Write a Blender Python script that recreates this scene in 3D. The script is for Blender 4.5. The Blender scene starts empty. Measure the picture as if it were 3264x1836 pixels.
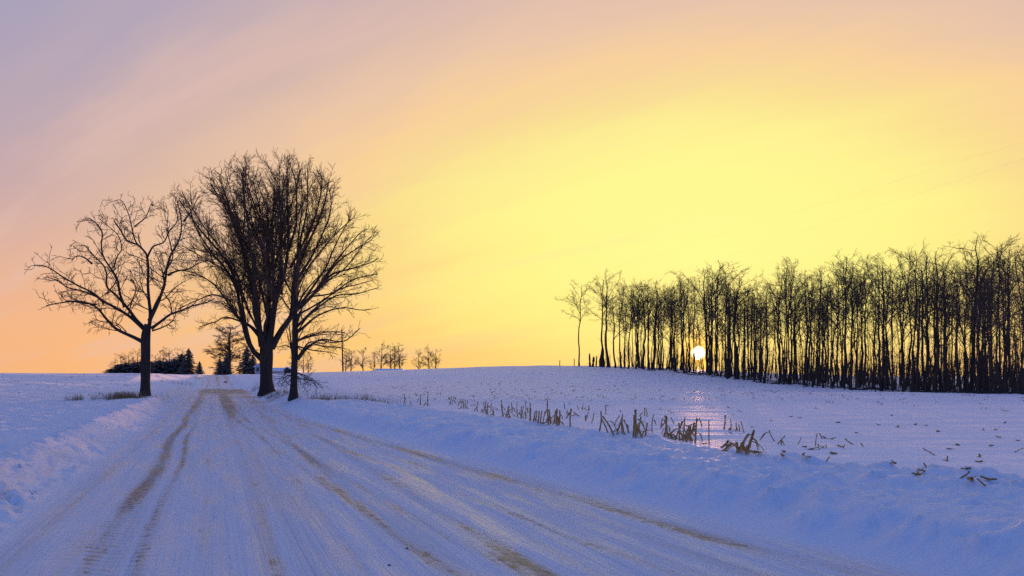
import bpy, math, random
import numpy as np
from mathutils import Vector

# ------------------------------------------------------------------ camera, sky, sun, exposure
F = 2720.0            # focal length in photograph pixels (photograph 3264 x 1836)
HZ = 1190.0           # eye-level row in the photograph
ZC = 1.65
sc = bpy.context.scene
COL = sc.collection
cam_d = bpy.data.cameras.new('camera')
cam_d.sensor_width = 36.0
cam_d.lens = 36.0 * F / 3264.0
cam_d.shift_y = (HZ - 918.0) / 3264.0
cam_d.clip_end = 9000.0
cam_d.clip_start = 0.1
cam = bpy.data.objects.new('camera', cam_d)
cam.location = (0, 0, ZC)
cam.rotation_euler = (math.radians(90), 0, 0)
COL.objects.link(cam)
sc.camera = cam

SUN = Vector(((2225 - 1632) / F, 1.0, (HZ - 1125) / F)).normalized()
SUN_AZ = math.atan2(SUN.x, SUN.y)
SUN_EL = math.asin(SUN.z)

sun_d = bpy.data.lights.new('sun', 'SUN')
sun_d.energy = 3.2
sun_d.angle = math.radians(0.8)
sun_d.color = (1.0, 0.47, 0.24)
sun = bpy.data.objects.new('sun', sun_d)
sun.rotation_euler = Vector((SUN.x, SUN.y, math.tan(math.radians(1.4)))).to_track_quat('Z', 'Y').to_euler()
COL.objects.link(sun)

sc.view_settings.view_transform = 'Standard'
sc.view_settings.look = 'None'
sc.view_settings.exposure = 0.1
sc.view_settings.gamma = 1.0
sc.view_settings.use_curve_mapping = False
try:
    sc.cycles.use_denoising = False
    sc.cycles.max_bounces = 5
    sc.cycles.diffuse_bounces = 3
    sc.cycles.glossy_bounces = 2
    sc.cycles.volume_bounces = 0
except Exception:
    pass


def lin(r, g, b):
    f = lambda c: ((c / 255.0 + 0.055) / 1.055) ** 2.4 if c > 10.3 else c / 255.0 / 12.92
    return (f(r), f(g), f(b), 1.0)


class NT:
    """small helper to write node graphs"""
    def __init__(s, tree):
        s.t = tree
        s.n = tree.nodes
        s.l = tree.links

    def new(s, kind, **kw):
        n = s.n.new(kind)
        for k, v in kw.items():
            setattr(n, k, v)
        return n

    def put(s, sock, v):
        if hasattr(v, 'is_output') or isinstance(v, bpy.types.NodeSocket):
            s.l.new(v, sock)
        else:
            sock.default_value = v

    def math(s, op, a, b=None, c=None, clamp=False):
        n = s.new('ShaderNodeMath', operation=op, use_clamp=clamp)
        s.put(n.inputs[0], a)
        if b is not None: s.put(n.inputs[1], b)
        if c is not None: s.put(n.inputs[2], c)
        return n.outputs[0]

    def vmath(s, op, a, b=None):
        n = s.new('ShaderNodeVectorMath', operation=op)
        s.put(n.inputs[0], a)
        if b is not None: s.put(n.inputs[1], b)
        return n.outputs['Value'] if op in ('DOT_PRODUCT', 'LENGTH') else n.outputs[0]

    def ramp(s, fac, stops, interp='EASE'):
        n = s.new('ShaderNodeValToRGB')
        cr = n.color_ramp
        cr.interpolation = interp
        while len(cr.elements) < len(stops):
            cr.elements.new(0.5)
        for e, (p, c) in zip(cr.elements, stops):
            e.position = p
            e.color = c
        s.put(n.inputs[0], fac)
        return n.outputs[0]

    def mix(s, fac, a, b, mode='MIX'):
        n = s.new('ShaderNodeMix', data_type='RGBA', blend_type=mode)
        s.put(n.inputs[0], fac)
        s.put(n.inputs[6], a)
        s.put(n.inputs[7], b)
        return n.outputs[2]

    def maprange(s, v, a, b, c=0.0, d=1.0, kind='SMOOTHSTEP'):
        n = s.new('ShaderNodeMapRange', interpolation_type=kind)
        s.put(n.inputs[0], v)
        for i, x in enumerate((a, b, c, d)):
            s.put(n.inputs[1 + i], x)
        return n.outputs[0]

    def noise(s, vec, scale, detail=4.0, rough=0.55, dist=0.0):
        n = s.new('ShaderNodeTexNoise')
        if vec is not None: s.put(n.inputs['Vector'], vec)
        n.inputs['Scale'].default_value = scale
        n.inputs['Detail'].default_value = detail
        n.inputs['Roughness'].default_value = rough
        n.inputs['Distortion'].default_value = dist
        return n.outputs[0]

    def xyz(s, x, y, z):
        n = s.new('ShaderNodeCombineXYZ')
        for i, v in enumerate((x, y, z)):
            s.put(n.inputs[i], v)
        return n.outputs[0]


def make_world():
    w = bpy.data.worlds.new('World')
    sc.world = w
    w.use_nodes = True
    w.cycles.sampling_method = 'MANUAL'
    w.cycles.sample_map_resolution = 512
    t = NT(w.node_tree)
    t.n.clear()
    out = t.new('ShaderNodeOutputWorld')
    bg = t.new('ShaderNodeBackground')
    t.l.new(bg.outputs[0], out.inputs[0])
    tc = t.new('ShaderNodeTexCoord')
    d = t.vmath('NORMALIZE', tc.outputs['Generated'])
    sx = t.new('ShaderNodeSeparateXYZ')
    t.l.new(d, sx.inputs[0])
    dz = sx.outputs[2]
    # direction turned so that +y is towards the sun's azimuth
    ca, sa = math.cos(SUN_AZ), math.sin(SUN_AZ)
    rx = t.vmath('DOT_PRODUCT', d, (ca, -sa, 0))
    ry = t.vmath('DOT_PRODUCT', d, (sa, ca, 0))
    # streaks of thin high cloud on a plane overhead, drawn out along one wind direction
    den = t.math('ADD', t.math('MAXIMUM', dz, 0.0), 0.16)
    px = t.math('DIVIDE', rx, den)
    py = t.math('DIVIDE', ry, den)
    wa = math.radians(-63)
    along = t.math('ADD', t.math('MULTIPLY', px, math.sin(wa)), t.math('MULTIPLY', py, math.cos(wa)))
    across = t.math('SUBTRACT', t.math('MULTIPLY', px, math.cos(wa)), t.math('MULTIPLY', py, math.sin(wa)))
    v1 = t.xyz(t.math('MULTIPLY', along, 0.22), across, 0.0)
    n1 = t.noise(v1, 1.1, 5.0, 0.55, 0.6)
    v2 = t.xyz(t.math('MULTIPLY', along, 0.30), across, 3.7)
    n2 = t.noise(v2, 3.4, 4.0, 0.6, 0.4)
    # angle from the sun, taller directions counting more
    sv = t.vmath('NORMALIZE', t.xyz(rx, ry, t.math('MULTIPLY', dz, 2.2)))
    cosq = t.vmath('DOT_PRODUCT', sv, (0.0, math.cos(math.radians(15.5)), math.sin(math.radians(15.5))))
    q = t.math('MULTIPLY', t.math('ARCCOSINE', t.math('MINIMUM', cosq, 1.0)), 57.29578)
    q = t.math('ADD', q, t.math('MULTIPLY', t.math('SUBTRACT', n1, 0.49), 12.0))
    q = t.math('ADD', q, t.math('MULTIPLY', t.math('SUBTRACT', n2, 0.5), 5.0))
    qn = t.math('DIVIDE', q, 180.0)
    S = lambda deg, r, g, b: (deg / 180.0, lin(r, g, b))
    base = t.ramp(qn, [
        S(0, 255, 253, 158), S(11, 251, 248, 149), S(16, 250, 240, 147), S(20, 248, 221, 147),
        S(24, 246, 208, 155), S(28, 230, 194, 170), S(33, 206, 179, 176), S(42, 168, 161, 186), S(60, 105, 134, 198),
        S(90, 48, 108, 192), S(180, 30, 92, 178)], 'LINEAR')
    # warm band of air low over the horizon
    el = t.math('MULTIPLY', t.math('ARCSINE', dz), 57.29578)
    e1 = t.math('DIVIDE', t.math('MAXIMUM', el, 0.0), 10.5)
    low = t.math('EXPONENT', t.math('MULTIPLY', t.math('POWER', e1, 1.6), -1.0))
    lowcol = t.ramp(qn, [S(0, 254, 236, 116), S(12, 253, 226, 112), S(24, 251, 206, 116),
                         S(40, 253, 186, 126), S(75, 214, 158, 160), S(130, 150, 140, 195)], 'LINEAR')
    lw = t.math('MULTIPLY', low, t.maprange(qn, 10 / 180, 32 / 180, 0.45, 0.95))
    col = t.mix(lw, base, lowcol)
    rim = t.math('EXPONENT', t.math('MULTIPLY', t.math('MAXIMUM', el, 0.0), -0.42))
    col = t.mix(t.math('MULTIPLY', rim, 0.42), col, lin(250, 184, 104))
    # fine pinkish streaks of the cloud sheet
    v3 = t.xyz(t.math('MULTIPLY', along, 0.16), across, 9.1)
    n3 = t.noise(v3, 2.2, 5.0, 0.6, 0.5)
    veil = t.math('MULTIPLY', t.maprange(n3, 0.47, 0.68), t.maprange(qn, 18 / 180, 32 / 180, 0.10, 0.46))
    veil = t.math('MULTIPLY', veil, t.maprange(qn, 50 / 180, 90 / 180, 1.0, 0.25))
    col = t.mix(veil, col, lin(228, 190, 176))
    # physical sky below the veil
    sky = t.new('ShaderNodeTexSky')
    sky.sky_type = 'NISHITA'
    sky.sun_disc = False
    sky.sun_elevation = SUN_EL
    sky.sun_rotation = SUN_AZ
    sky.air_density = 1.2
    sky.dust_density = 1.0
    skyc = t.mix(1.0, sky.outputs[0], (0.10, 0.10, 0.10, 1), 'MULTIPLY')
    col = t.mix(0.06, col, skyc)
    # the sun's own disc and aureole
    cs = t.vmath('DOT_PRODUCT', d, tuple(SUN))
    ang = t.math('MULTIPLY', t.math('ARCCOSINE', t.math('MINIMUM', cs, 1.0)), 57.29578)
    wide = t.math('EXPONENT', t.math('MULTIPLY', ang, -0.28))
    col = t.mix(t.math('MULTIPLY', wide, 0.75), col, (1.12, 0.86, 0.26, 1))
    tight = t.math('EXPONENT', t.math('MULTIPLY', t.math('MULTIPLY', ang, ang), -0.75))
    col = t.mix(t.math('MULTIPLY', tight, 0.95), col, (1.55, 0.80, 0.09, 1))
    disc = t.maprange(ang, 0.12, 0.52, 1.0, 0.0)
    col = t.mix(disc, col, (12.0, 10.5, 7.0, 1))
    t.l.new(col, bg.inputs[0])
    bg.inputs[1].default_value = 1.0


make_world()

# ------------------------------------------------------------------ helpers: meshes, tags
def tag(o, label=None, cat=None, group=None, kind=None):
    if label: o['label'] = label
    if cat: o['category'] = cat
    if group: o['group'] = group
    if kind: o['kind'] = kind
    return o


def mesh_np(name, V, faces, smooth=True):
    """faces: list of int arrays (n,3) or (n,4)"""
    me = bpy.data.meshes.new(name)
    V = np.ascontiguousarray(V, dtype=np.float32)
    me.vertices.add(len(V))
    me.vertices.foreach_set('co', V.ravel())
    faces = [np.asarray(f, dtype=np.int32) for f in faces if len(f)]
    loops = np.concatenate([f.ravel() for f in faces])
    tot = np.concatenate([np.full(len(f), f.shape[1], dtype=np.int32) for f in faces])
    start = np.concatenate([[0], np.cumsum(tot)[:-1]]).astype(np.int32)
    me.loops.add(len(loops))
    me.loops.foreach_set('vertex_index', loops.astype(np.int32))
    me.polygons.add(len(tot))
    me.polygons.foreach_set('loop_start', start)
    me.polygons.foreach_set('loop_total', tot)
    if smooth:
        me.polygons.foreach_set('use_smooth', np.ones(len(tot), dtype=bool))
    me.update(calc_edges=True)
    return me


def link(name, me, mat, parent=None, loc=None):
    o = bpy.data.objects.new(name, me)
    if mat is not None and not me.materials:
        me.materials.append(mat)
    COL.objects.link(o)
    if parent is not None: o.parent = parent
    if loc is not None: o.location = loc
    return o


def empty(name, loc, rz=0.0, s=1.0):
    o = bpy.data.objects.new(name, None)
    o.empty_display_size = 0.3
    o.location = loc
    o.rotation_euler = (0, 0, rz)
    o.scale = (s, s, s)
    COL.objects.link(o)
    return o


def tube_arrays(P, R, k, cap=True):
    """P (n,m,3) paths, R (n,m) radii -> verts, quads"""
    n, m, _ = P.shape
    T = np.gradient(P, axis=1)
    T /= np.linalg.norm(T, axis=2, keepdims=True) + 1e-9
    ref = np.zeros_like(T)
    mean = np.abs(P[:, -1] - P[:, 0])
    steep = mean[:, 2] > np.maximum(mean[:, 0], mean[:, 1])
    ref[steep] = (1, 0.17, 0)
    ref[~steep] = (0, 0.1, 1)
    A = np.cross(T, ref)
    A /= np.linalg.norm(A, axis=2, keepdims=True) + 1e-9
    B = np.cross(T, A)
    th = np.arange(k) * (2 * math.pi / k)
    V = (P[:, :, None, :] + R[:, :, None, None] * (np.cos(th)[None, None, :, None] * A[:, :, None, :]
                                                   + np.sin(th)[None, None, :, None] * B[:, :, None, :]))
    V = V.reshape(-1, 3)
    base = (np.arange(n)[:, None, None] * m + np.arange(m - 1)[None, :, None]) * k
    j = np.arange(k)[None, None, :]
    j2 = (j + 1) % k
    Q = np.stack(np.broadcast_arrays(base + j, base + j2, base + k + j2, base + k + j), axis=-1).reshape(-1, 4)
    return V, Q


def tubes_mesh(name, groups):
    """groups: list of (P,R,k)"""
    Vs, Qs, off = [], [], 0
    for P, R, k in groups:
        if len(P) == 0: continue
        V, Q = tube_arrays(P, R, k)
        Vs.append(V); Qs.append(Q + off); off += len(V)
    return mesh_np(name, np.concatenate(Vs), [np.concatenate(Qs)])


# ------------------------------------------------------------------ noise
def _hash(ix, iy, seed):
    h = (ix.astype(np.int64) * 374761393 + iy.astype(np.int64) * 668265263 + seed * 1442695041) & 0xFFFFFFFF
    h = ((h ^ (h >> 13)) * 1274126177) & 0xFFFFFFFF
    h = h ^ (h >> 16)
    return (h & 0xFFFFFF) / float(0xFFFFFF)


def vnoise(x, y, seed=0):
    ix, iy = np.floor(x), np.floor(y)
    fx, fy = x - ix, y - iy
    fx = fx * fx * fx * (fx * (fx * 6 - 15) + 10)
    fy = fy * fy * fy * (fy * (fy * 6 - 15) + 10)
    a = _hash(ix, iy, seed); b = _hash(ix + 1, iy, seed)
    c = _hash(ix, iy + 1, seed); d = _hash(ix + 1, iy + 1, seed)
    return (a + (b - a) * fx) * (1 - fy) + (c + (d - c) * fx) * fy


def fbm(x, y, seed=0, octv=4, gain=0.5):
    s = 0; a = 1.0; t = 0
    for i in range(octv):
        s = s + a * vnoise(x, y, seed + i * 17); t += a
        a *= gain; x = x * 2.03 + 11.3; y = y * 2.03 - 7.1
    return s / t - 0.5


def chunks(x, y, seed=0):
    """cells with a random level each and creased edges: broken lumps"""
    ix, iy = np.floor(x), np.floor(y)
    best = np.full(x.shape, 9.0); sec = np.full(x.shape, 9.0); lev = np.zeros(x.shape)
    for dx in (-1, 0, 1):
        for dy in (-1, 0, 1):
            cx, cy = ix + dx, iy + dy
            d = np.hypot(cx + _hash(cx, cy, seed) - x, cy + _hash(cx, cy, seed + 5) - y)
            nb = d < best
            sec = np.where(nb, best, np.minimum(sec, d))
            lev = np.where(nb, _hash(cx, cy, seed + 9), lev)
            best = np.where(nb, d, best)
    return lev * sstep(0.0, 0.28, sec - best) - 0.3 * best


def sstep(a, b, x):
    t = np.clip((x - a) / (b - a), 0, 1)
    return t * t * (3 - 2 * t)


# ------------------------------------------------------------------ terrain shape
SL = 0.349                      # the road runs away along  x = s - SL*y
def right_edge(Y):
    return np.interp(Y, [0, 7.4, 8.7, 11.3, 16.4, 22.8, 31.2, 45, 70, 6000],
                     [6.6, 5.85, 5.6, 5.4, 4.9, 4.3, 3.5, 3.1, 3.0, 3.0])
LEFT_EDGE = -2.2


def pix(px, py, Y):
    return ((px - 1632) / F * Y, Y, ZC - (py - HZ) / F * Y)


ctrl = []
for a in [(1060, 1192, 150), (1300, 1181, 150), (1500, 1174, 145), (1700, 1169, 138), (1850, 1165, 130),
          (2050, 1173, 128), (2225, 1182, 126), (2500, 1207, 115), (2800, 1227, 105), (3264, 1238, 95), (4200, 1242, 92),
          (2000, 1184, 112), (2225, 1199, 103), (2600, 1238, 85), (3000, 1252, 70), (3264, 1259, 65), (3800, 1265, 60),
          (1150, 1228, 85), (1400, 1222, 85), (1632, 1222, 85), (1900, 1215, 88),
          (1400, 1264, 58), (1750, 1258, 58), (2000, 1254, 60), (2100, 1290, 45), (2600, 1285, 46), (3264, 1296, 41),
          (0, 1322, 34), (300, 1318, 34), (-900, 1322, 34), (0, 1255, 62), (-900, 1255, 62), (330, 1258, 62),
          (0, 1194, 125), (360, 1195, 128), (-1000, 1194, 125), (560, 1195, 150)]:
    ctrl.append(pix(*a))
for x in (-80, -40, -15, 0, 15, 40, 80):
    ctrl += [(x, -40, 0), (x, 6, 0), (x, 22, 0)]
for x, y, z in [(-15, 36, 0), (0, 36, .02), (15, 36, .0), (35, 34, 0), (-12, 48, 0.0), (-200, 125, 1.5), (-140, 60, .3),
                (-200, 260, .3), (-90, 260, .5), (0, 230, 1.6), (60, 200, 1.2), (120, 160, 0), (200, 100, -.5),
                (-60, 330, .2), (20, 330, .6), (120, 330, -.5), (0, 420, -.6), (-250, 420, -.6), (250, 420, -1), (-400, 200, 0), (400, 200, -1)]:
    ctrl.append((x, y, z))
ctrl = np.array(ctrl, dtype=float)
_c = 14.0
def _phi(r2): return np.sqrt(r2 + _c * _c)
_D = ((ctrl[:, None, :2] - ctrl[None, :, :2]) ** 2).sum(-1)
_A = _phi(_D) - 0.4 * np.eye(len(ctrl))
_W = np.linalg.solve(np.block([[_A, np.ones((len(ctrl), 1))], [np.ones((1, len(ctrl))), np.zeros((1, 1))]]),
                     np.concatenate([ctrl[:, 2], [0.0]]))


def H_macro(X, Y):
    X = np.asarray(X, float); Y = np.asarray(Y, float)
    sh = X.shape
    x = X.ravel(); y = Y.ravel()
    xs = np.clip(x, -420, 420); ys = np.clip(y, -45, 440)
    out = np.empty(len(x))
    for i in range(0, len(x), 40000):
        r2 = (xs[i:i + 40000, None] - ctrl[None, :, 0]) ** 2 + (ys[i:i + 40000, None] - ctrl[None, :, 1]) ** 2
        out[i:i + 40000] = _phi(r2) @ _W[:-1] + _W[-1]
    far = sstep(330, 520, np.hypot(x, y))
    out = out * (1 - far) - 3.0 * far
    zr = np.interp(y, [-40, 0, 55, 84, 104, 130, 165, 200, 230, 300, 6000],
                   [0, 0, -.03, .10, -.42, -.12, .72, 1.28, 1.1, .1, -3])
    s = x + SL * y
    w = 1 - sstep(4.0, 10.5, np.abs(s - 0.9 - 0.0 * y))
    out = out * (1 - w) + zr * w
    return out.reshape(sh)


def H(X, Y, micro=True):
    X = np.asarray(X, float); Y = np.asarray(Y, float)
    z = H_macro(X, Y)
    s = X + SL * Y
    re = right_edge(Y)
    near = 1 - sstep(35, 110, Y)
    mid = 1 - sstep(120, 260, Y)
    # ploughed bank on the left and the field behind it
    wav = 0.18 * fbm(Y * 0.45, s * 0.2, 5, 3)
    dl = (LEFT_EDGE + wav) - s
    zl = 0.33 * sstep(0.0, 1.0, dl) + 0.04 * np.exp(-((dl - 0.95) / 0.45) ** 2) - 0.16 * sstep(1.6, 7.0, dl)
    z = z + zl * mid
    # bank and lumpy shoulder on the right
    wr = 0.55 * fbm(Y * 0.33, s * 0.1, 9, 3)
    dr = s - (re + wr)
    prof = 0.30 * sstep(0.0, 1.15, dr) + 0.05 * np.exp(-((dr - 1.3) / 0.6) ** 2) - 0.24 * sstep(3.4, 6.4, dr)
    z = z + prof * mid
    # road: shallow ruts along it
    onroad = sstep(-0.1, 0.25, -dl) * sstep(-0.1, 0.3, -dr)
    lanes = np.clip((s - LEFT_EDGE) / (re - LEFT_EDGE), -1, 2)
    rut = fbm(lanes * 11.0, Y * 0.035, 31, 3) * 0.045 + fbm(lanes * 30.0, Y * 0.06, 37, 2) * 0.022
    z = z + onroad * rut * mid
    z = z - 0.035 * onroad * near * (np.exp(-((lanes - 0.17) / 0.05) ** 2) + np.exp(-((lanes - 0.66) / 0.05) ** 2))
    if micro:
        # clods in the left bank, lumps on the shoulders, wind ripples on the field
        inb = sstep(-0.05, 0.15, dl) * (1 - sstep(0.9, 1.7, dl))
        b = fbm(X * 3.6, Y * 3.6, 3, 4, 0.6)
        z = z + inb * mid * (0.05 * chunks(X * 3.1 + b, Y * 3.1, 101) + 0.045 * chunks(X * 7.3, Y * 7.3 + b, 111) + 0.16 * b + 0.12 * np.abs(fbm(X * 7, Y * 7, 8, 3)))
        inl = sstep(0.7, 1.6, dl) * (1 - 0.7 * sstep(8, 20, dl))
        z = z + inl * near * (0.18 * fbm(X * 1.5, Y * 1.5, 12, 4, 0.55) + 0.08 * fbm(X * 5, Y * 5, 15, 3, 0.6))
        inr = sstep(0.15, 0.8, dr) * (1 - sstep(4.3 + 1.6 * fbm(Y * 0.3, s * 0.3, 44, 2), 6.2, dr))
        lump = fbm(X * 1.7, Y * 1.7, 21, 4, 0.55)
        pits = np.clip(fbm(X * 2.6, Y * 2.6, 24, 3), 0, 1)
        z = z + inr * near * (0.22 * lump + 0.16 * pits + 0.09 * fbm(X * 5, Y * 5, 27, 3, 0.6) + 0.05 * sstep(.0, .25, lump + .1) * chunks(X * 3.4 + lump, Y * 3.4, 121))
        fld = sstep(4.0, 6.5, dr)
        rip = fbm(X * 0.35 + 0.9 * fbm(X * .5, Y * .5, 61, 2), Y * 1.25, 51, 3)
        z = z + fld * (1 - sstep(45, 90, Y)) * 0.07 * rip
        # drift lip where the shoulder meets the field
        z = z + near * 0.12 * np.exp(-((dr - 4.9 - 1.4 * fbm(Y * 0.25, s * .1, 71, 2)) / 0.55) ** 2) * sstep(-.08, .2, fbm(Y * 0.5, s * .2, 73, 2))
        # hill: broad undulation and rows of the old planting
        hill = sstep(42, 70, Y) * (1 - sstep(200, 300, Y)) * (1 - onroad)
        z = z + hill * (0.42 * fbm(X * 0.07 + Y * 0.03, Y * 0.075 - X * 0.02, 81, 3) + 0.05 * fbm(X * 0.5, Y * 0.25, 83, 3))
    return z


def ground(px, py, y0=4.0, y1=420.0):
    """point of the ground seen at a photograph pixel"""
    Y = np.geomspace(y0, y1, 1500)
    X = (px - 1632) / F * Y
    zl = ZC - (py - HZ) / F * Y
    d = H(X, Y) - zl
    k = np.argmax(d > 0)
    if d[k] <= 0: k = len(Y) - 1
    return Vector((X[k], Y[k], float(H(X[k:k + 1], Y[k:k + 1])[0])))


def hz(x, y):
    return float(H(np.array([x]), np.array([y]))[0])


# ------------------------------------------------------------------ materials
def principled(name):
    m = bpy.data.materials.new(name)
    m.use_nodes = True
    t = NT(m.node_tree)
    b = t.n['Principled BSDF']
    return m, t, b


def snow_material():
    m, t, b = principled('snow')
    geo = t.new('ShaderNodeNewGeometry')
    pos = geo.outputs['Position']
    at = lambda n: t.new('ShaderNodeAttribute', attribute_name=n).outputs['Fac']
    crust = at('crust')
    s, yy, band, onroad, bars = at('road_s'), at('road_y'), at('dirt_band'), at('on_road'), at('tread')
    # streaky noise along the road
    v = t.xyz(t.math('MULTIPLY', s, 3.2), t.math('MULTIPLY', yy, 0.42), 0.0)
    st = t.noise(v, 1.0, 6.0, 0.62)
    v2 = t.xyz(t.math('MULTIPLY', s, 9.0), t.math('MULTIPLY', yy, 6.5), 4.0)
    st2 = t.noise(v2, 1.0, 4.0, 0.65)
    # cross bars left by tyre treads
    bw = t.new('ShaderNodeTexWave', wave_type='BANDS', bands_direction='Y')
    t.put(bw.inputs['Vector'], t.xyz(t.math('MULTIPLY', s, 1.0), yy, 0.0))
    bw.inputs['Scale'].default_value = 1.9
    bw.inputs['Distortion'].default_value = 2.4
    bw.inputs['Detail'].default_value = 2.0
    bw.inputs['Detail Scale'].default_value = 2.2
    cen = lambda x, k: t.math('MULTIPLY', t.math('SUBTRACT', x, 0.5), k)
    brk = t.math('ADD', cen(st, 2.3), cen(st2, 1.9))
    brk = t.math('ADD', brk, t.math('MULTIPLY', bars, cen(bw.outputs['Fac'], 0.42)))
    dirt = t.maprange(t.math('ADD', t.math('MULTIPLY', band, 0.72), brk), 0.38, 0.85)
    dirt = t.math('MULTIPLY', dirt, t.maprange(band, 0.02, 0.25))
    stain = t.math('MULTIPLY', t.maprange(t.math('ADD', t.math('MULTIPLY', band, 0.9), cen(st, 0.9)), 0.08, 0.85), 0.72)
    stain = t.math('ADD', stain, t.math('MULTIPLY', onroad, t.math('MULTIPLY', t.maprange(st, 0.42, 0.72), 0.14)))
    big = t.noise(pos, 0.6, 4.0, 0.6)
    snow = t.mix(big, (0.84, 0.87, 0.93, 1), (0.91, 0.92, 0.95, 1))
    snow = t.mix(t.math('MULTIPLY', onroad, 0.85), snow, (0.72, 0.745, 0.82, 1))
    ln2 = t.noise(t.xyz(t.math('MULTIPLY', s, 4.2), t.math('MULTIPLY', yy, 0.045), 1.0), 1.0, 4.0, 0.6)
    snow = t.mix(t.math('MULTIPLY', onroad, t.math('MULTIPLY', t.maprange(ln2, 0.46, 0.66), 0.34)), snow, (0.60, 0.52, 0.47, 1))
    c = t.mix(stain, snow, (0.46, 0.33, 0.21, 1))
    c = t.mix(dirt, c, (0.085, 0.050, 0.024, 1))
    # grit and crumbs of frozen earth
    gr = t.noise(pos, 38.0, 3.0, 0.7)
    grit = t.maprange(t.math('ADD', gr, t.math('MULTIPLY', band, 0.10)), 0.68, 0.76)
    c = t.mix(t.math('MULTIPLY', t.math('MULTIPLY', grit, onroad), 0.6), c, (0.16, 0.115, 0.08, 1))
    t.put(b.inputs['Base Color'], c)
    # packed, polished snow on the road; wind crust on the field
    hillc = at('hill_crust')
    gl = t.maprange(t.noise(v, 1.0, 3.0, 0.5), 0.40, 0.62)
    ro = t.math('SUBTRACT', t.math('SUBTRACT', 0.64, t.math('MULTIPLY', hillc, 0.11)), t.math('MULTIPLY', t.math('MULTIPLY', onroad, gl), 0.26))
    ro = t.math('SUBTRACT', ro, t.math('MULTIPLY', t.math('SUBTRACT', at('ice'), crust), t.math('ADD', 0.03, t.math('MULTIPLY', at('ice'), 0.38))))
    t.put(b.inputs['Roughness'], ro)
    b.inputs['Specular IOR Level'].default_value = 0.36
    b.inputs['Sheen Weight'].default_value = 0.55
    b.inputs['Sheen Roughness'].default_value = 0.35
    fine = t.noise(pos, 16.0, 5.0, 0.65)
    vr = t.xyz(t.math('MULTIPLY', s, 7.0), t.math('MULTIPLY', yy, 1.2), 2.0)
    rr = t.noise(vr, 1.6, 5.0, 0.6)
    soft = t.math('SUBTRACT', 1.0, t.math('MULTIPLY', t.math('MAXIMUM', t.math('MAXIMUM', crust, onroad), t.math('MULTIPLY', hillc, 0.7)), 0.72))
    hgt = t.math('MULTIPLY', t.math('ADD', t.math('MULTIPLY', fine, 0.032), t.math('MULTIPLY', t.noise(pos, 3.5, 3.0, 0.6), 0.06)), soft)
    # long continuous lines pressed in by tyres and plough
    ln = t.noise(t.xyz(t.math('MULTIPLY', s, 5.5), t.math('MULTIPLY', yy, 0.06), 7.0), 1.0, 5.0, 0.62)
    hgt = t.math('ADD', hgt, t.math('MULTIPLY', t.math('MULTIPLY', ln, onroad), 0.11))
    hgt = t.math('ADD', hgt, t.math('MULTIPLY', t.math('MULTIPLY', rr, onroad), 0.02))
    hgt = t.math('ADD', hgt, t.math('MULTIPLY', t.math('MULTIPLY', t.noise(pos, 30.0, 4.0, 0.7), onroad), 0.008))
    hgt = t.math('ADD', hgt, t.math('MULTIPLY', t.math('MULTIPLY', bars, bw.outputs['Fac']), 0.012))
    bp = t.new('ShaderNodeBump')
    bp.inputs['Strength'].default_value = 0.8
    bp.inputs['Distance'].default_value = 1.0
    t.put(bp.inputs['Height'], hgt)
    t.l.new(bp.outputs[0], b.inputs['Normal'])
    return m


def simple_mat(name, c1, c2, scale=6.0, rough=0.85, bump=0.0, stretch=(1, 1, 1), spec=0.3):
    m, t, b = principled(name)
    tc = t.new('ShaderNodeTexCoord')
    v = t.vmath('MULTIPLY', tc.outputs['Object'], stretch)
    n = t.noise(v, scale, 5.0, 0.6)
    t.put(b.inputs['Base Color'], t.mix(t.maprange(n, 0.3, 0.7), (*c1, 1), (*c2, 1)))
    b.inputs['Roughness'].default_value = rough
    b.inputs['Specular IOR Level'].default_value = spec
    if bump:
        bp = t.new('ShaderNodeBump')
        bp.inputs['Strength'].default_value = 0.9
        bp.inputs['Distance'].default_value = bump
        t.put(bp.inputs['Height'], n)
        t.l.new(bp.outputs[0], b.inputs['Normal'])
    return m


M_SNOW = snow_material()
M_BARK = simple_mat('bark', (0.030, 0.022, 0.017), (0.075, 0.056, 0.043), 9.0, 0.9, 0.03, (2.2, 2.2, 0.35))
M_TWIG = simple_mat('twig', (0.085, 0.052, 0.032), (0.14, 0.088, 0.054), 5.0, 0.9)
M_WOODBARK = simple_mat('forest_bark', (0.030, 0.023, 0.018), (0.065, 0.050, 0.040), 6.0, 0.9, 0.02, (2, 2, 0.4))
M_SPRUCE = simple_mat('spruce_needles', (0.115, 0.10, 0.08), (0.17, 0.15, 0.125), 3.0, 0.8)
M_STALK = simple_mat('corn_stalk', (0.34, 0.18, 0.055), (0.54, 0.33, 0.12), 14.0, 0.75, 0.0, (1, 1, 0.3))
M_LEAF = simple_mat('corn_leaf', (0.34, 0.20, 0.07), (0.54, 0.35, 0.14), 10.0, 0.75)
M_GRASS = simple_mat('dry_grass', (0.30, 0.19, 0.085), (0.55, 0.38, 0.19), 4.0, 0.85)
M_SIDING = simple_mat('white_siding', (0.40, 0.41, 0.43), (0.50, 0.51, 0.53), 2.0, 0.6)
M_ROOFSNOW = simple_mat('roof_snow', (0.80, 0.83, 0.9), (0.88, 0.9, 0.94), 1.0, 0.6)
M_DARKWALL = simple_mat('weathered_boards', (0.06, 0.045, 0.04), (0.12, 0.09, 0.075), 3.0, 0.85)
M_PANE = simple_mat('window_glass', (0.02, 0.025, 0.035), (0.03, 0.035, 0.05), 1.0, 0.12)
M_POLE = simple_mat('pole_wood', (0.05, 0.035, 0.028), (0.10, 0.075, 0.055), 8.0, 0.9)
M_WIRE = simple_mat('wire_metal', (0.10, 0.10, 0.10), (0.16, 0.16, 0.16), 2.0, 0.5)
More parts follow.
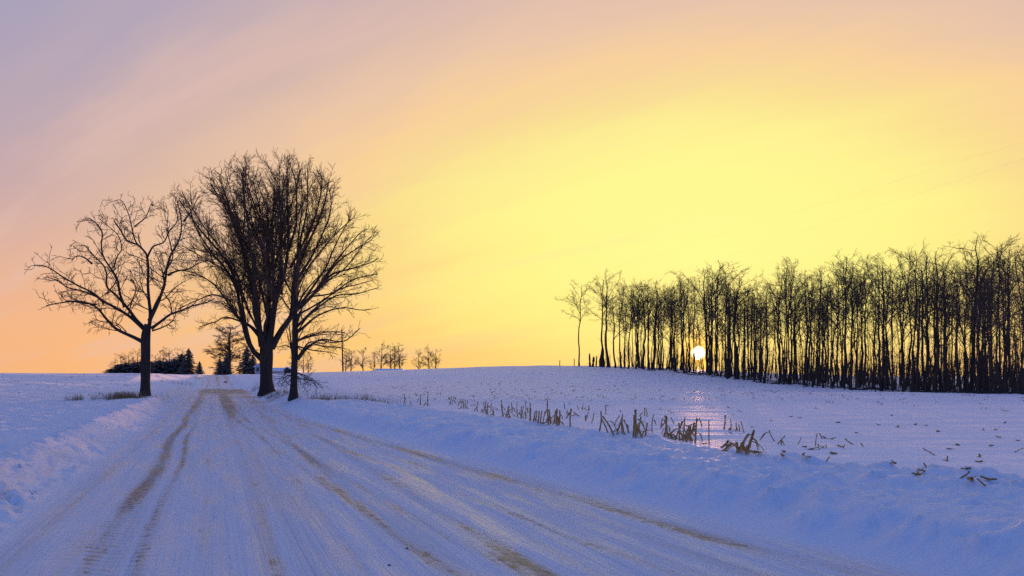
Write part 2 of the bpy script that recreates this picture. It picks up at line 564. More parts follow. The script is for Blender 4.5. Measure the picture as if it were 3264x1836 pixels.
M_STONE = simple_mat('dirt_clod', (0.05, 0.035, 0.025), (0.11, 0.08, 0.06), 9.0, 0.9)


# ------------------------------------------------------------------ ground, road, banks
def build_terrain():
    Y = np.concatenate([np.linspace(-40, 3.6, 30), np.exp(np.arange(math.log(4), math.log(60), 0.0088)),
                        np.exp(np.arange(math.log(60), math.log(400), 0.0135)), np.geomspace(405, 1500, 16)])
    g = np.geomspace(0.02, 2.4, 30)
    u = np.concatenate([(-0.72 - g)[::-1], np.linspace(-0.72, 0.70, 470), 0.70 + g])
    Wd = np.sqrt((Y + 3) ** 2 + 90.0)
    X = u[None, :] * Wd[:, None]
    YY = np.broadcast_to(Y[:, None], X.shape)
    Z = H(X, YY)
    V = np.stack([X, YY, Z], -1).reshape(-1, 3)
    ny, nx = X.shape
    i = np.arange(ny - 1)[:, None] * nx + np.arange(nx - 1)[None, :]
    Q = np.stack([i, i + 1, i + nx + 1, i + nx], -1).reshape(-1, 4)
    s = (X + SL * YY).ravel(); yy = YY.ravel()
    re = right_edge(yy)
    lane = (s - LEFT_EDGE) / (re - LEFT_EDGE)
    onroad = sstep(-0.02, 0.05, lane) * sstep(-0.02, 0.05, 1 - lane)
    gs = lambda c, w: np.exp(-((s - c) / w) ** 2)
    # bands where traffic has worn through to the dirt
    env1 = np.interp(yy, [0, 6, 9.5, 11, 12.5, 14, 16, 19, 22, 27, 32, 50, 70], [.3, .4, .5, .85, 1.0, .95, .7, .85, 1.0, .8, .5, .35, .2])
    env1b = np.interp(yy, [0, 6, 10, 12, 15, 19, 22, 27, 32, 70], [.55, .52, .55, .5, .6, .95, .85, .5, .35, .1])
    c1 = -1.05 + 0.06 * np.sin(yy * 0.5)
    wn = np.clip(yy / 25.0, 1.0, 2.2)
    band = 1.25 * env1 * np.exp(-((s - c1) / (0.125 * wn)) ** 2) + 1.15 * env1b * np.exp(-((s - c1 - 0.40) / (0.075 * wn)) ** 2)
    for cc, ww, aa in ((-1.75, .07, .38), (-.15, .06, .34), (.55, .10, .40), (1.25, .06, .36)):
        band += aa * np.exp(-((s - cc - .05 * np.sin(yy * .21 + cc * 9)) / (ww * wn)) ** 2) * (1 - sstep(70, 110, yy))
    for lc, ww, aa in ((.52, .012, .5), (.585, .016, .42), (.74, .010, .42), (.83, .012, .36)):
        band += aa * np.exp(-((lane - lc) / (ww * wn)) ** 2) * (1 - sstep(50, 80, yy))
    c2 = np.full_like(yy, 2.78)
    env2 = np.interp(yy, [5, 6.5, 7.6, 8.6, 10, 13, 17, 24, 30], [.8, .95, .85, .5, .42, .42, .4, .3, .0])
    band += env2 * np.exp(-((s - c2) / (.13 * wn)) ** 2)
    envb = np.interp(yy, [5, 9, 12, 16, 20, 26, 34, 42], [.25, .35, .42, .62, .5, .5, .35, .1])
    band += envb * np.exp(-((s - 1.88) / (.12 * wn)) ** 2)
    envc = np.interp(yy, [22, 30, 38, 44, 52, 60, 70], [.0, .35, .75, 1.25, 1.25, .9, .6])
    band += envc * np.exp(-((s - 0.72) / .36) ** 2)
    band += .6 * envc * np.exp(-((s + 0.95) / .22) ** 2)
    c3 = re - 0.62
    env3 = np.interp(yy, [5, 7.5, 8.7, 9.8, 12.5, 13.6, 15, 17.2, 20, 24, 30, 45], [.4, .45, .8, .5, .5, .75, .6, .8, .65, .6, .45, .4])
    band += env3 * np.exp(-((s - c3) / 0.22) ** 2)
    # worn brow of the rise and the far crest
    band += 1.7 * np.exp(-((yy - 77) / 9.0) ** 2) * sstep(-1.9, -0.3, s) * (1 - sstep(2.2, 3.6, s))
    band += 0.8 * np.exp(-((yy - 170) / 30) ** 2) * (np.exp(-((s - 2.4) / 0.5) ** 2) + .8 * np.exp(-((s - 0.4) / 0.45) ** 2))
    band += 0.9 * np.exp(-((yy - 165) / 14) ** 2) * np.exp(-((s + 3.2) / 0.7) ** 2)
    band += 0.35 * np.exp(-((yy - 74) / 16) ** 2) * np.exp(-((s + 2.6) / 0.6) ** 2)
    # stains from ploughing and leaf litter by the big trees and in the left bank
    band += 0.12 * np.exp(-((s + 2.7) / 0.5) ** 2) * (1 - sstep(40, 60, yy))
    band = np.clip(band, 0, 1.6)
    tread = np.exp(-((s - c1 - 0.15) / 0.5) ** 2) * (1 - sstep(22, 34, yy))
    tread = np.maximum(tread, 0.25 * np.exp(-((s - 1.0) / 0.22) ** 2) * (1 - sstep(9, 16, yy)))
    crust = sstep(4.6, 6.2, s - re) * (1 - sstep(40, 52, yy)) * (1 - sstep(30, 45, np.abs(X.ravel())))
    # bare earth and litter among the grass under the roadside trees
    for px_, Y_, sx_, sy_, w_ in ((438, 46.5, 1.3, 1.5, .95), (400, 45, 1.1, 0.9, .7), (815, 60, 1.4, 2.0, .8), (895, 52, 1.3, 3.5, .8), (985, 45, 2.2, 0.8, .6)):
        xx = (px_ - 1632) / F * Y_
        band += w_ * np.exp(-((X.ravel() - xx) / sx_) ** 2 - ((yy - Y_) / sy_) ** 2)
    ice = np.exp(-((s - c2 - 0.32) / 0.16) ** 2) * sstep(7.5, 9.5, yy) * (1 - sstep(13, 19, yy))
    hillc = sstep(9, 14, s) * sstep(42, 55, yy) * (1 - sstep(180, 260, yy))
    attrs = {'hill_crust': hillc, 'ice': ice, 'crust': crust, 'road_s': s, 'road_y': yy, 'dirt_band': band, 'on_road': onroad, 'tread': tread}
    fc = Q
    sm = s[fc].mean(1); ym = yy[fc].mean(1)
    rem = right_edge(ym)
    is_road = (sm > LEFT_EDGE - 0.05) & (sm < rem + 0.25) & (ym > -40) & (ym < 330)
    is_lb = (sm <= LEFT_EDGE - 0.05) & (sm > LEFT_EDGE - 1.6) & (ym < 110)
    is_rb = (sm >= rem + 0.25) & (sm < rem + 1.9) & (ym < 110)
    rest = ~(is_road | is_lb | is_rb)
    for name, mk in (('snow_field', rest), ('road', is_road), ('snow_bank', is_lb), ('snow_bank', is_rb)):
        q = Q[mk]
        ids, inv = np.unique(q.ravel(), return_inverse=True)
        me = mesh_np(name, V[ids], [inv.reshape(-1, 4)])
        for k, a in attrs.items():
            at = me.attributes.new(k, 'FLOAT', 'POINT')
            at.data.foreach_set('value', a[ids].astype(np.float32))
        o = link(name, me, M_SNOW)
        o['kind'] = 'structure'


build_terrain()


# ------------------------------------------------------------------ bare trees
def smooth_path(pts, k):
    """resample a rough polyline with Catmull-Rom to k points"""
    p = np.asarray(pts, float)
    pp = np.vstack([2 * p[0] - p[1], p, 2 * p[-1] - p[-2]])
    segs = []
    for i in range(1, len(pp) - 2):
        t = np.linspace(0, 1, 12, endpoint=False)[:, None]
        a, b, c, d = pp[i - 1], pp[i], pp[i + 1], pp[i + 2]
        segs.append(0.5 * (2 * b + (c - a) * t + (2 * a - 5 * b + 4 * c - d) * t ** 2 + (3 * b - a - 3 * c + d) * t ** 3))
    q = np.vstack(segs + [p[-1:]])
    L = np.concatenate([[0], np.cumsum(np.linalg.norm(np.diff(q, axis=0), axis=1))])
    f = np.linspace(0, L[-1], k)
    return np.stack([np.interp(f, L, q[:, j]) for j in range(q.shape[1])], -1)


def grow(rng, P, R, dens, t0, t1, ang, lfac, lmin, lmax, k, wob, up, rratio, tip, fall=0.8, maxn=None, updir=None):
    """a level of side branches on every path of P (vectorised)"""
    n, m, _ = P.shape
    L = np.linalg.norm(np.diff(P, axis=1), axis=2).sum(1)
    cnt = np.floor(L * dens * (t1 - t0) + rng.random(n)).astype(int)
    idx = np.repeat(np.arange(n), cnt)
    N = len(idx)
    if maxn and N > maxn:
        idx = rng.choice(idx, maxn, replace=False); N = maxn
    # spread evenly along the parent, with jitter
    first = np.concatenate([[0], np.cumsum(cnt)[:-1]])
    if maxn and len(idx) == maxn:
        t = t0 + (t1 - t0) * rng.random(N)
    else:
        o = np.arange(N) - first[idx]
        t = t0 + (t1 - t0) * (o + rng.random(N)) / np.maximum(cnt[idx], 1)
    f = np.clip(t, 0, 0.999) * (m - 1)
    i = np.floor(f).astype(int); w = (f - i)[:, None]
    p0 = P[idx, i] * (1 - w) + P[idx, i + 1] * w
    tg = P[idx, i + 1] - P[idx, i]
    tg /= np.linalg.norm(tg, axis=1, keepdims=True) + 1e-9
    r0 = R[idx, i] * (1 - w[:, 0]) + R[idx, i + 1] * w[:, 0]
    rv = rng.normal(size=(N, 3))
    perp = rv - (rv * tg).sum(1, keepdims=True) * tg
    perp /= np.linalg.norm(perp, axis=1, keepdims=True) + 1e-9
    a = rng.uniform(ang[0], ang[1], N)[:, None]
    d = tg * np.cos(a) + perp * np.sin(a)
    ln = np.clip(L[idx] * lfac * (1 - fall * t) * rng.uniform(0.55, 1.25, N), lmin, lmax * rng.uniform(0.7, 1.0, N))
    Pc = np.empty((N, k, 3)); Pc[:, 0] = p0
    st = (ln / (k - 1))[:, None]
    u = np.array([0, 0, up]) if updir is None else updir
    for j in range(1, k):
        d = d + rng.normal(size=(N, 3)) * wob + u
        d /= np.linalg.norm(d, axis=1, keepdims=True) + 1e-9
        Pc[:, j] = Pc[:, j - 1] + d * st
    rb = np.maximum(np.minimum(r0 * 0.75, ln * rratio), tip)
    Rc = rb[:, None] + (tip - rb)[:, None] * (np.linspace(0, 1, k) ** 0.8)[None, :]
    return Pc, Rc


def trace_tree(name, Yt, base_px, tr, trunk, limbs, rng, spread, levels, label, group=None, extra=1, k_limb=16, depth=3.0,
               extra_span=(50, 130), tip_r=0.02, shrink=0.94, env=None, fork=None):
    """a tree whose main limbs follow the shape seen in the photograph, with depth of their own"""
    ox, oy, scl = tr
    def W(u, v):
        return np.array([(ox + scl * u - 1632) / F * Yt, 0.0, ZC - (oy + scl * v - HZ) / F * Yt])
    m = scl / F * Yt                       # metres per crop pixel
    base = W(*trunk[0][:2])
    gz = hz(base[0], Yt)
    root = empty(name, (base[0], Yt, gz))
    tag(root, label, 'tree', group)
    off = np.array([base[0], 0, gz])
    tp = np.array([W(a, b) - off for a, b, r in trunk])
    tp[0, 2] = -0.15
    trr = np.array([r for *_, r in trunk]) * m
    path = smooth_path(np.column_stack([tp, trr]), 22)
    P = path[None, :, :3].copy(); R = path[None, :, 3].copy()
    # root flare
    R[0] *= 1 + 0.35 * np.exp(-np.maximum(P[0, :, 2], 0) / 0.35)
    V, Q = tube_arrays(P, R, 18)
    ang = np.arctan2(V[:, 1] - 0, V[:, 0] - np.interp(V[:, 2], P[0, :, 2], P[0, :, 0]))
    cx = np.interp(V[:, 2], P[0, :, 2], P[0, :, 0])
    bumpy = 1 + 0.07 * np.sin(ang * 5 + V[:, 2] * 0.7) + 0.10 * (fbm(V[:, 2] * 1.4, ang * 1.2, 3, 3))
    V[:, 0] = cx + (V[:, 0] - cx) * bumpy; V[:, 1] *= bumpy
    link('trunk', mesh_np('trunk', V, [Q]), M_BARK, root)
    LP, LR = [], []
    for li, lb in enumerate(limbs):
        r0, r1, dep, pts = lb
        w = np.array([W(*p) - off for p in pts])
        t = np.linspace(0, 1, len(w))
        w[:, 1] += dep * depth * t ** 1.1
        w[1:] += rng.normal(size=w[1:].shape) * 0.05
        q = smooth_path(w, 40)[:int(40 * shrink)]
        q = smooth_path(q[::2], k_limb)
        rr = (r0 + (r1 - r0) * np.linspace(0, 1, k_limb) ** 0.5) * m
        LP.append(q); LR.append(rr)
    nmain = len(LP)
    # further limbs of the same build turned about the trunk, so that the crown is round
    for e in range(extra):
        for i in range(nmain):
            a = math.radians(rng.uniform(*(extra_span if e == 0 else (6, 38)))) * (1 if (i + e) % 2 else -1)
            p = LP[i].copy()
            cx = np.interp(p[0, 2], P[0, :, 2], P[0, :, 0])
            if abs(p[0, 0] - cx) > 1.5: continue
            x = p[:, 0] - cx; y = p[:, 1]
            p[:, 0] = cx + x * math.cos(a) - y * math.sin(a)
            p[:, 1] = x * math.sin(a) + y * math.cos(a)
            sc_ = rng.uniform(0.78, 0.98)
            p = p[0] + (p - p[0]) * sc_
            LP.append(p); LR.append(LR[i] * (0.8 if e == 0 else 0.62))
    inside = None
    if env is not None:
        fk = W(*fork) - off
        ev = np.array([W(*e) - off - fk for e in env])
        wrap = lambda a: np.where(a < -math.pi / 2, a + 2 * math.pi, a)
        ea = wrap(np.arctan2(ev[:, 2], ev[:, 0])); er = np.hypot(ev[:, 0], ev[:, 2])
        o_ = np.argsort(ea); ea, er = ea[o_], er[o_]

        def reach(q):
            hx = np.where(q[..., 0] >= fk[0], 1, -1) * np.hypot(q[..., 0] - fk[0], q[..., 1])
            zz_ = q[..., 2] - fk[2]
            return np.hypot(hx, zz_) / np.interp(wrap(np.arctan2(zz_, hx)), ea, er)
        for i in range(len(LP)):
            for _ in range(3):
                f = np.clip(0.93 / max(reach(LP[i][-1]), 1e-3), 0.7, 1.25)
                LP[i] = LP[i][0] + (LP[i] - LP[i][0]) * (1 + (f - 1) * np.linspace(0, 1, len(LP[i]))[:, None] ** 0.7)
        inside = lambda Q: (reach(Q[:, -1]) < 1.0 + 0.05 * rng.random(len(Q))) & (reach(Q[:, Q.shape[1] // 2]) < 1.02)
    LPa = np.array(LP); LRa = np.array(LR)
    for i in range(len(LPa)):
        Vq, Qq = tube_arrays(LPa[i:i + 1], LRa[i:i + 1], 9)
        link('limb', mesh_np('limb', Vq, [Qq]), M_BARK, root)
    groups = []
    P, R = LPa, LRa
    for lv in levels:
        P2, R2 = grow(rng, P, R, **lv['g'])
        if inside is not None:
            ok = inside(P2)
            P2, R2 = P2[ok], R2[ok]
        groups.append((P2, R2, lv['k']))
        if lv.get('both'):
            # next level also sits on the last limbs' ends
            pass
        P, R = P2, R2
    # twigs straight on the limbs as well
    Pt, Rt = grow(rng, LPa, LRa, 2.2, 0.35, 1.0, (0.5, 1.2), 0.10, 0.5, 1.3, 5, 0.16, 0.04, 0.02, tip_r * 0.6)
    groups.append((Pt, Rt, 3))
    P3, R3 = grow(rng, Pt, Rt, 3.5, 0.2, 1.0, (0.4, 1.0), 0.4, 0.25, 0.6, 4, 0.12, 0.03, 0.02, tip_r * 0.5)
    groups.append((P3, R3, 3))
    link('crown', tubes_mesh('crown', groups), M_TWIG, root)
    return root


rng = np.random.default_rng(7)
TL = (80, 560, 620 / 1152.0)
walnut_limbs = [
    (14, 3, -.5, [(700, 985), (640, 952), (560, 905), (500, 850), (460, 790), (410, 760), (340, 750), (220, 765), (150, 805)]),
    (6, 2, .3, [(420, 762), (370, 745), (300, 750), (240, 730), (190, 738)]),
    (14, 3, .4, [(703, 905), (660, 870), (600, 825), (530, 790), (450, 740), (370, 700), (290, 675), (200, 650), (130, 600), (60, 612)]),
    (8, 3, -.7, [(470, 755), (430, 700), (340, 650), (280, 600), (200, 560), (110, 555)]),
    (13, 3, .8, [(690, 890), (640, 840), (590, 780), (500, 690), (440, 650), (430, 570), (390, 510), (340, 450), (270, 380), (215, 395)]),
    (7, 2, .5, [(395, 520), (330, 480), (260, 470), (200, 500)]),
    (10, 3, -.4, [(590, 780), (568, 700), (560, 620), (530, 560), (500, 490), (490, 400), (492, 350), (450, 290), (380, 250)]),
    (5, 2, -.8, [(525, 545), (565, 490), (610, 440), (612, 380), (560, 320), (515, 265)]),
    (14, 4, .1, [(728, 930), (742, 830), (742, 760), (730, 650), (722, 560), (725, 480), (690, 430), (650, 400), (600, 390), (560, 320), (520, 270), (500, 200)]),
    (6, 2, -.5, [(690, 430), (655, 390), (655, 300), (640, 240), (610, 170), (560, 180)]),
    (7, 2, .6, [(725, 480), (745, 420), (790, 380), (830, 310), (860, 240), (850, 160), (830, 130)]),
    (5, 2, .9, [(650, 300), (690, 230), (680, 160), (650, 110)]),
    (13, 3, -.2, [(735, 860), (790, 770), (815, 700), (830, 620), (850, 530), (880, 460), (930, 380), (945, 270), (940, 180), (905, 95)]),
    (7, 2, .3, [(940, 270), (980, 200), (1000, 130), (1010, 90)]),
    (8, 2, .5, [(845, 590), (890, 560), (950, 545), (1000, 520), (1060, 490), (1110, 470)]),
    (9, 2, .9, [(745, 830), (770, 740), (812, 655), (785, 600), (790, 550), (815, 480), (800, 400), (770, 290), (755, 180), (750, 110)]),
    (11, 3, .2, [(748, 905), (800, 860), (860, 825), (920, 795), (990, 765), (1060, 745), (1130, 700)]),
    (6, 2, -.6, [(755, 918), (830, 900), (900, 880), (940, 820), (950, 770)]),
    (5, 2, -.9, [(870, 815), (880, 760), (860, 690), (830, 620)]),
    (5, 2, .2, [(610, 830), (635, 740), (640, 660), (600, 590)]),
    (5, 2, .7, [(480, 700), (510, 620), (470, 560), (440, 480)]),
    (4, 1.5, -.3, [(600, 925), (560, 880), (500, 870), (430, 850)]),
]
trace_tree('walnut_tree', 50.0, None, TL,
           [(708, 1345, 27), (712, 1250, 25.5), (714, 1150, 26), (714, 1020, 26), (716, 950, 26), (728, 880, 19)],
           walnut_limbs, rng, 1.0, [
    dict(g=dict(dens=2.5, t0=0.16, t1=1.0, ang=(0.45, 1.1), lfac=0.36, lmin=0.9, lmax=2.9, k=10, wob=0.15, up=0.03, rratio=0.017, tip=0.014), k=5),
    dict(g=dict(dens=3.8, t0=0.12, t1=1.0, ang=(0.5, 1.2), lfac=0.45, lmin=0.5, lmax=1.3, k=6, wob=0.16, up=0.015, rratio=0.022, tip=0.010), k=4),
    dict(g=dict(dens=5.5, t0=0.15, t1=1.0, ang=(0.4, 1.1), lfac=0.5, lmin=0.25, lmax=0.55, k=4, wob=0.14, up=0.01, rratio=0.022, tip=0.009), k=3)],
    'gnarled bare tree with wide crooked limbs left of the snowy road', extra=0, depth=2.6, k_limb=22)

TB = (560, 460, 740 / 1218.0)
oak_limbs = [
    (17, 2.5, -.5, [(455, 1130), (405, 1085), (372, 1000), (350, 880), (335, 780), (318, 690), (260, 580), (170, 460), (90, 340), (25, 250)]),
    (8, 2, .6, [(318, 690), (240, 590), (150, 550), (60, 520), (0, 500)]),
    (9, 2, -.8, [(330, 760), (270, 650), (200, 560), (130, 420), (100, 300), (60, 260)]),
    (15, 2, .5, [(450, 1060), (422, 940), (405, 780), (370, 650), (342, 560), (322, 480), (270, 380), (220, 280), (170, 190)]),
    (11, 2, -.4, [(405, 780), (385, 660), (350, 520), (320, 400), (290, 280), (250, 170)]),
    (8, 2, .9, [(345, 570), (330, 460), (330, 340), (310, 220), (280, 110)]),
    (18, 2.5, .1, [(470, 1070), (480, 900), (486, 760), (486, 600), (470, 480), (430, 350), (385, 240), (340, 100)]),
    (9, 2, .7, [(486, 560), (490, 420), (500, 300), (510, 180), (480, 85)]),
    (8, 2, -.7, [(480, 640), (440, 500), (400, 380), (390, 240), (400, 110)]),
    (20, 2.5, -.2, [(490, 1050), (510, 940), (540, 800), (570, 680), (592, 560), (602, 400), (600, 250), (600, 65)]),
    (10, 2, .6, [(560, 720), (540, 560), (545, 420), (550, 280), (555, 120)]),
    (9, 2, -.9, [(590, 560), (640, 430), (660, 300), (670, 180), (650, 80)]),
    (22, 2.5, .3, [(500, 1070), (560, 960), (610, 880), (622, 780), (640, 640), (680, 520), (730, 400), (770, 280), (800, 110)]),
    (10, 2, -.5, [(640, 640), (660, 500), (700, 360), (720, 220), (730, 95)]),
    (14, 2, .1, [(612, 885), (680, 830), (760, 740), (830, 680), (930, 630), (1040, 600), (1115, 560)]),
    (10, 2, .8, [(650, 850), (720, 730), (780, 620), (830, 500), (880, 380), (925, 280)]),
    (10, 2, -.8, [(632, 720), (720, 580), (800, 470), (850, 350), (880, 240), (870, 160)]),
    (8, 2, .4, [(740, 760), (820, 620), (900, 520), (980, 430), (1030, 390)]),
    (8, 2, -.3, [(760, 740), (860, 620), (960, 540), (1060, 510)]),
    (10, 2, -.6, [(440, 1010), (400, 960), (340, 910), (285, 810), (230, 750), (150, 700), (50, 680)]),
    (6, 2, .5, [(345, 930), (250, 900), (170, 925), (60, 960)]),
    (6, 2, -.2, [(290, 820), (210, 790), (130, 820), (40, 860)]),
    (7, 2, .3, [(425, 960), (380, 880), (330, 760), (260, 690), (170, 640), (90, 600)]),
    (8, 2, .2, [(620, 780), (700, 640), (780, 540), (860, 430), (960, 330)]),
    (8, 2, -.4, [(480, 900), (440, 700), (380, 520), (300, 380), (220, 230)]),
    (7, 2, .5, [(350, 880), (300, 740), (220, 620), (140, 560), (60, 420)]),
    (8, 2, .3, [(600, 650), (680, 480), (740, 330), (760, 200), (770, 90)]),
    (7, 2, -.2, [(680, 830), (800, 720), (900, 640), (1000, 520), (1060, 460)]),
    (7, 2, .6, [(640, 640), (630, 480), (640, 320), (620, 150)]),
    (6, 2, .4, [(700, 800), (820, 780), (940, 700), (1060, 660), (1120, 650)]),
]
lev_oak = [
    dict(g=dict(dens=2.6, t0=0.18, t1=1.0, ang=(0.3, 0.9), lfac=0.34, lmin=0.9, lmax=3.0, k=9, wob=0.10, up=0.03, rratio=0.0115, tip=0.013, fall=0.68), k=5),
    dict(g=dict(dens=4.6, t0=0.1, t1=1.0, ang=(0.35, 0.95), lfac=0.45, lmin=0.5, lmax=1.5, k=5, wob=0.12, up=0.03, rratio=0.012, tip=0.009), k=4),
    dict(g=dict(dens=5.5, t0=0.1, t1=1.0, ang=(0.3, 0.95), lfac=0.55, lmin=0.3, lmax=0.8, k=3, wob=0.13, up=0.02, rratio=0.016, tip=0.008), k=3)]
trace_tree('oak_tree', 62.0, None, TB,
           [(478, 1312, 38), (476, 1260, 33), (475, 1200, 31), (475, 1120, 33), (480, 1040, 30), (500, 960, 16)],
           oak_limbs, rng, 1.0, lev_oak, 'tallest tree, a broad bare oak with thick trunk right of the road',
           extra=2, depth=3.4, k_limb=18, extra_span=(30, 110), shrink=1.0, fork=(490, 960),
           env=[(60, 1000), (20, 900), (-10, 800), (0, 680), (-10, 500), (15, 260), (80, 225), (165, 180), (250, 105), (340, 85), (480, 80), (600, 62),
                (720, 85), (830, 105), (885, 180), (915, 265), (970, 330), (1040, 390), (1075, 460), (1110, 550), (1090, 650), (1110, 740), (1060, 900), (980, 980)])

elm_limbs = [
    (9, 2, .3, [(640, 1130), (690, 1060), (760, 1015), (870, 1030), (960, 960), (1000, 930)]),
    (7, 2, -.5, [(640, 1030), (740, 990), (860, 985), (950, 1010)]),
    (9, 2, .6, [(632, 960), (720, 870), (830, 800), (930, 780), (1050, 745), (1112, 735)]),
    (8, 2, -.3, [(640, 985), (760, 900), (880, 850), (1000, 870), (1090, 850)]),
    (7, 2, .2, [(632, 900), (740, 830), (860, 760), (960, 720), (1080, 690)]),
    (7, 2, -.8, [(628, 860), (700, 760), (800, 690), (900, 650)]),
    (7, 2, .8, [(612, 1100), (590, 1000), (560, 930), (500, 880)]),
    (7, 2, -.2, [(620, 800), (580, 700), (560, 600), (550, 520)]),
    (9, 2, .1, [(625, 800), (640, 690), (650, 600), (690, 500)]),
    (5, 1.5, .4, [(640, 1060), (720, 1080), (800, 1090), (870, 1110)]),
    (5, 1.5, -.6, [(660, 1090), (720, 1050), (790, 1060), (880, 1070), (950, 1090)]),
    (4, 1.2, .1, [(632, 1200), (680, 1215), (720, 1240), (760, 1245)]),
    (4, 1.2, -.4, [(635, 1215), (670, 1250), (690, 1290)]),
    (4, 1.2, .5, [(610, 1205), (570, 1230), (535, 1250)]),
    (4, 1.2, -.2, [(610, 1180), (580, 1200), (550, 1260)]),
    (3.5, 1.2, .6, [(630, 1230), (680, 1240), (730, 1300)]),
]
lev_elm = [
    dict(g=dict(dens=2.0, t0=0.12, t1=1.0, ang=(0.4, 1.0), lfac=0.32, lmin=0.5, lmax=1.9, k=8, wob=0.12, up=-0.005, rratio=0.0125, tip=0.010), k=5),
    dict(g=dict(dens=3.2, t0=0.15, t1=1.0, ang=(0.4, 1.0), lfac=0.45, lmin=0.35, lmax=1.0, k=5, wob=0.14, up=-0.005, rratio=0.018, tip=0.008), k=4),
    dict(g=dict(dens=3.0, t0=0.15, t1=1.0, ang=(0.3, 0.9), lfac=0.5, lmin=0.18, lmax=0.45, k=4, wob=0.13, up=0.0, rratio=0.02, tip=0.006), k=3)]
trace_tree('elm_tree', 44.0, None, TB,
           [(616, 1370, 22), (618, 1300, 19), (621, 1200, 17), (626, 1050, 15.5), (626, 900, 13), (626, 760, 9), (622, 600, 4)],
           elm_limbs, rng, 1.0, lev_elm, 'slimmer bare tree with drooping side branches in front of the big oak',
           extra=2, depth=2.4, k_limb=14, extra_span=(40, 120), tip_r=0.014, shrink=0.92)


def wood_tree_meshes(seed, h, r0, lean, tb, nl, spread, fork=False, twig=0.014, dens=1.0):
    g = np.random.default_rng(seed)
    k = 14
    t = np.linspace(0, 1, k)
    P = np.zeros((1, k, 3))
    P[0, :, 2] = t * h * 0.96 - 0.2
    P[0, :, 0] = lean * t ** 1.5 * h + np.cumsum(g.normal(size=k)) * 0.085 * h / 13
    P[0, :, 1] = np.cumsum(g.normal(size=k)) * 0.05 * h / 13
    P[0, 0, :2] = 0
    R = (r0 * (1 - 0.93 * t) ** 0.85 * (1 + 0.5 * np.exp(-t * h / 0.4)))[None, :] + 0.012
    Vt, Qt = tube_arrays(P, R, 8)
    trunk = mesh_np('trunk', Vt, [Qt])
    groups = []
    Pl, Rl = grow(g, P, R, nl / h / (0.97 - tb), tb, 0.97, (0.5, spread + 0.25), 0.42, 1.0, 0.42 * h, 10, 0.13, 0.03, 0.010, 0.014, fall=0.62)
    Pf, Rf = grow(g, P, R, 3.4 / h / 0.3, tb * 0.85, tb * 0.85 + 0.3, (0.35, 0.75), 0.48, 2, 0.5 * h, 11, 0.11, 0.035, 0.0125, 0.016, fall=0.55)
    Pd, Rd = grow(g, P, R, 5 / h, 0.2, tb, (0.8, 1.4), 0.12, 0.6, 2.2, 6, 0.14, 0.0, 0.012, 0.011)
    groups += [(Pl, Rl, 5), (Pf, Rf, 6), (Pd, Rd, 4)]
    for (Pa, Ra) in ((Pl, Rl), (Pf, Rf)):
        Pb, Rb = grow(g, Pa, Ra, 2.0 * dens, 0.2, 1.0, (0.4, 1.0), 0.40, 0.7, 2.2, 6, 0.15, 0.03, 0.011, twig)
        groups.append((Pb, Rb, 4))
        Pc, Rc = grow(g, Pb, Rb, 5.0 * dens, 0.1, 1.0, (0.4, 1.05), 0.5, 0.35, 0.9, 4, 0.15, 0.01, 0.012, twig * 0.65)
        groups.append((Pc, Rc, 3))
        Pe, Re = grow(g, Pc, Rc, 4.4 * dens, 0.15, 1.0, (0.4, 1.0), 0.6, 0.22, 0.5, 3, 0.14, 0.01, 0.02, twig * 0.5)
        groups.append((Pe, Re, 3))
    Pb, Rb = grow(g, Pd, Rd, 2.5, 0.2, 1, (0.4, 1.0), 0.4, 0.3, 0.8, 4, 0.15, 0, 0.02, 0.010)
    groups.append((Pb, Rb, 3))
    crown = tubes_mesh('crown', groups)
    trunk.materials.append(M_WOODBARK); crown.materials.append(M_TWIG)
    zz = np.empty(len(crown.vertices) * 3, dtype=np.float32)
    crown.vertices.foreach_get('co', zz)
    return trunk, crown, float(zz[2::3].max())


KINDS = []
for i in range(9):
    g = random.Random(100 + i)
    KINDS.append(wood_tree_meshes(200 + i, 13.5, g.uniform(0.07, 0.145), g.uniform(-0.06, 0.06), g.uniform(0.38, 0.58),
                                  g.randint(10, 15), g.uniform(0.75, 1.05), dens=1.08, twig=0.012))
SLIM = [wood_tree_meshes(300 + i, 9.5, 0.06, random.Random(i).uniform(-.06, .06), 0.45, 7, 0.9, twig=0.012, dens=0.8) for i in range(5)]


last_tree = [None]
def put_tree(kind, loc, s, rz, name, label, group=None, cat='tree', wide=1.0):
    o = empty(name, loc, rz, s)
    o.scale = (s * wide, s * wide, s)
    tag(o, label, cat, group)
    link('trunk', kind[0], None, o)
    link('crown', kind[1], None, o)
    last_tree[0] = o
    return o


def front_y(px):   # distance of the wood's near edge
    return float(np.interp(px, [1780, 1850, 2050, 2225, 2600, 3000, 3264, 3700], [128, 124, 114, 104, 84, 70, 65, 60]))


def on_view(px, Y):
    x = (px - 1632) / F * Y
    return x, Y, hz(x, Y)


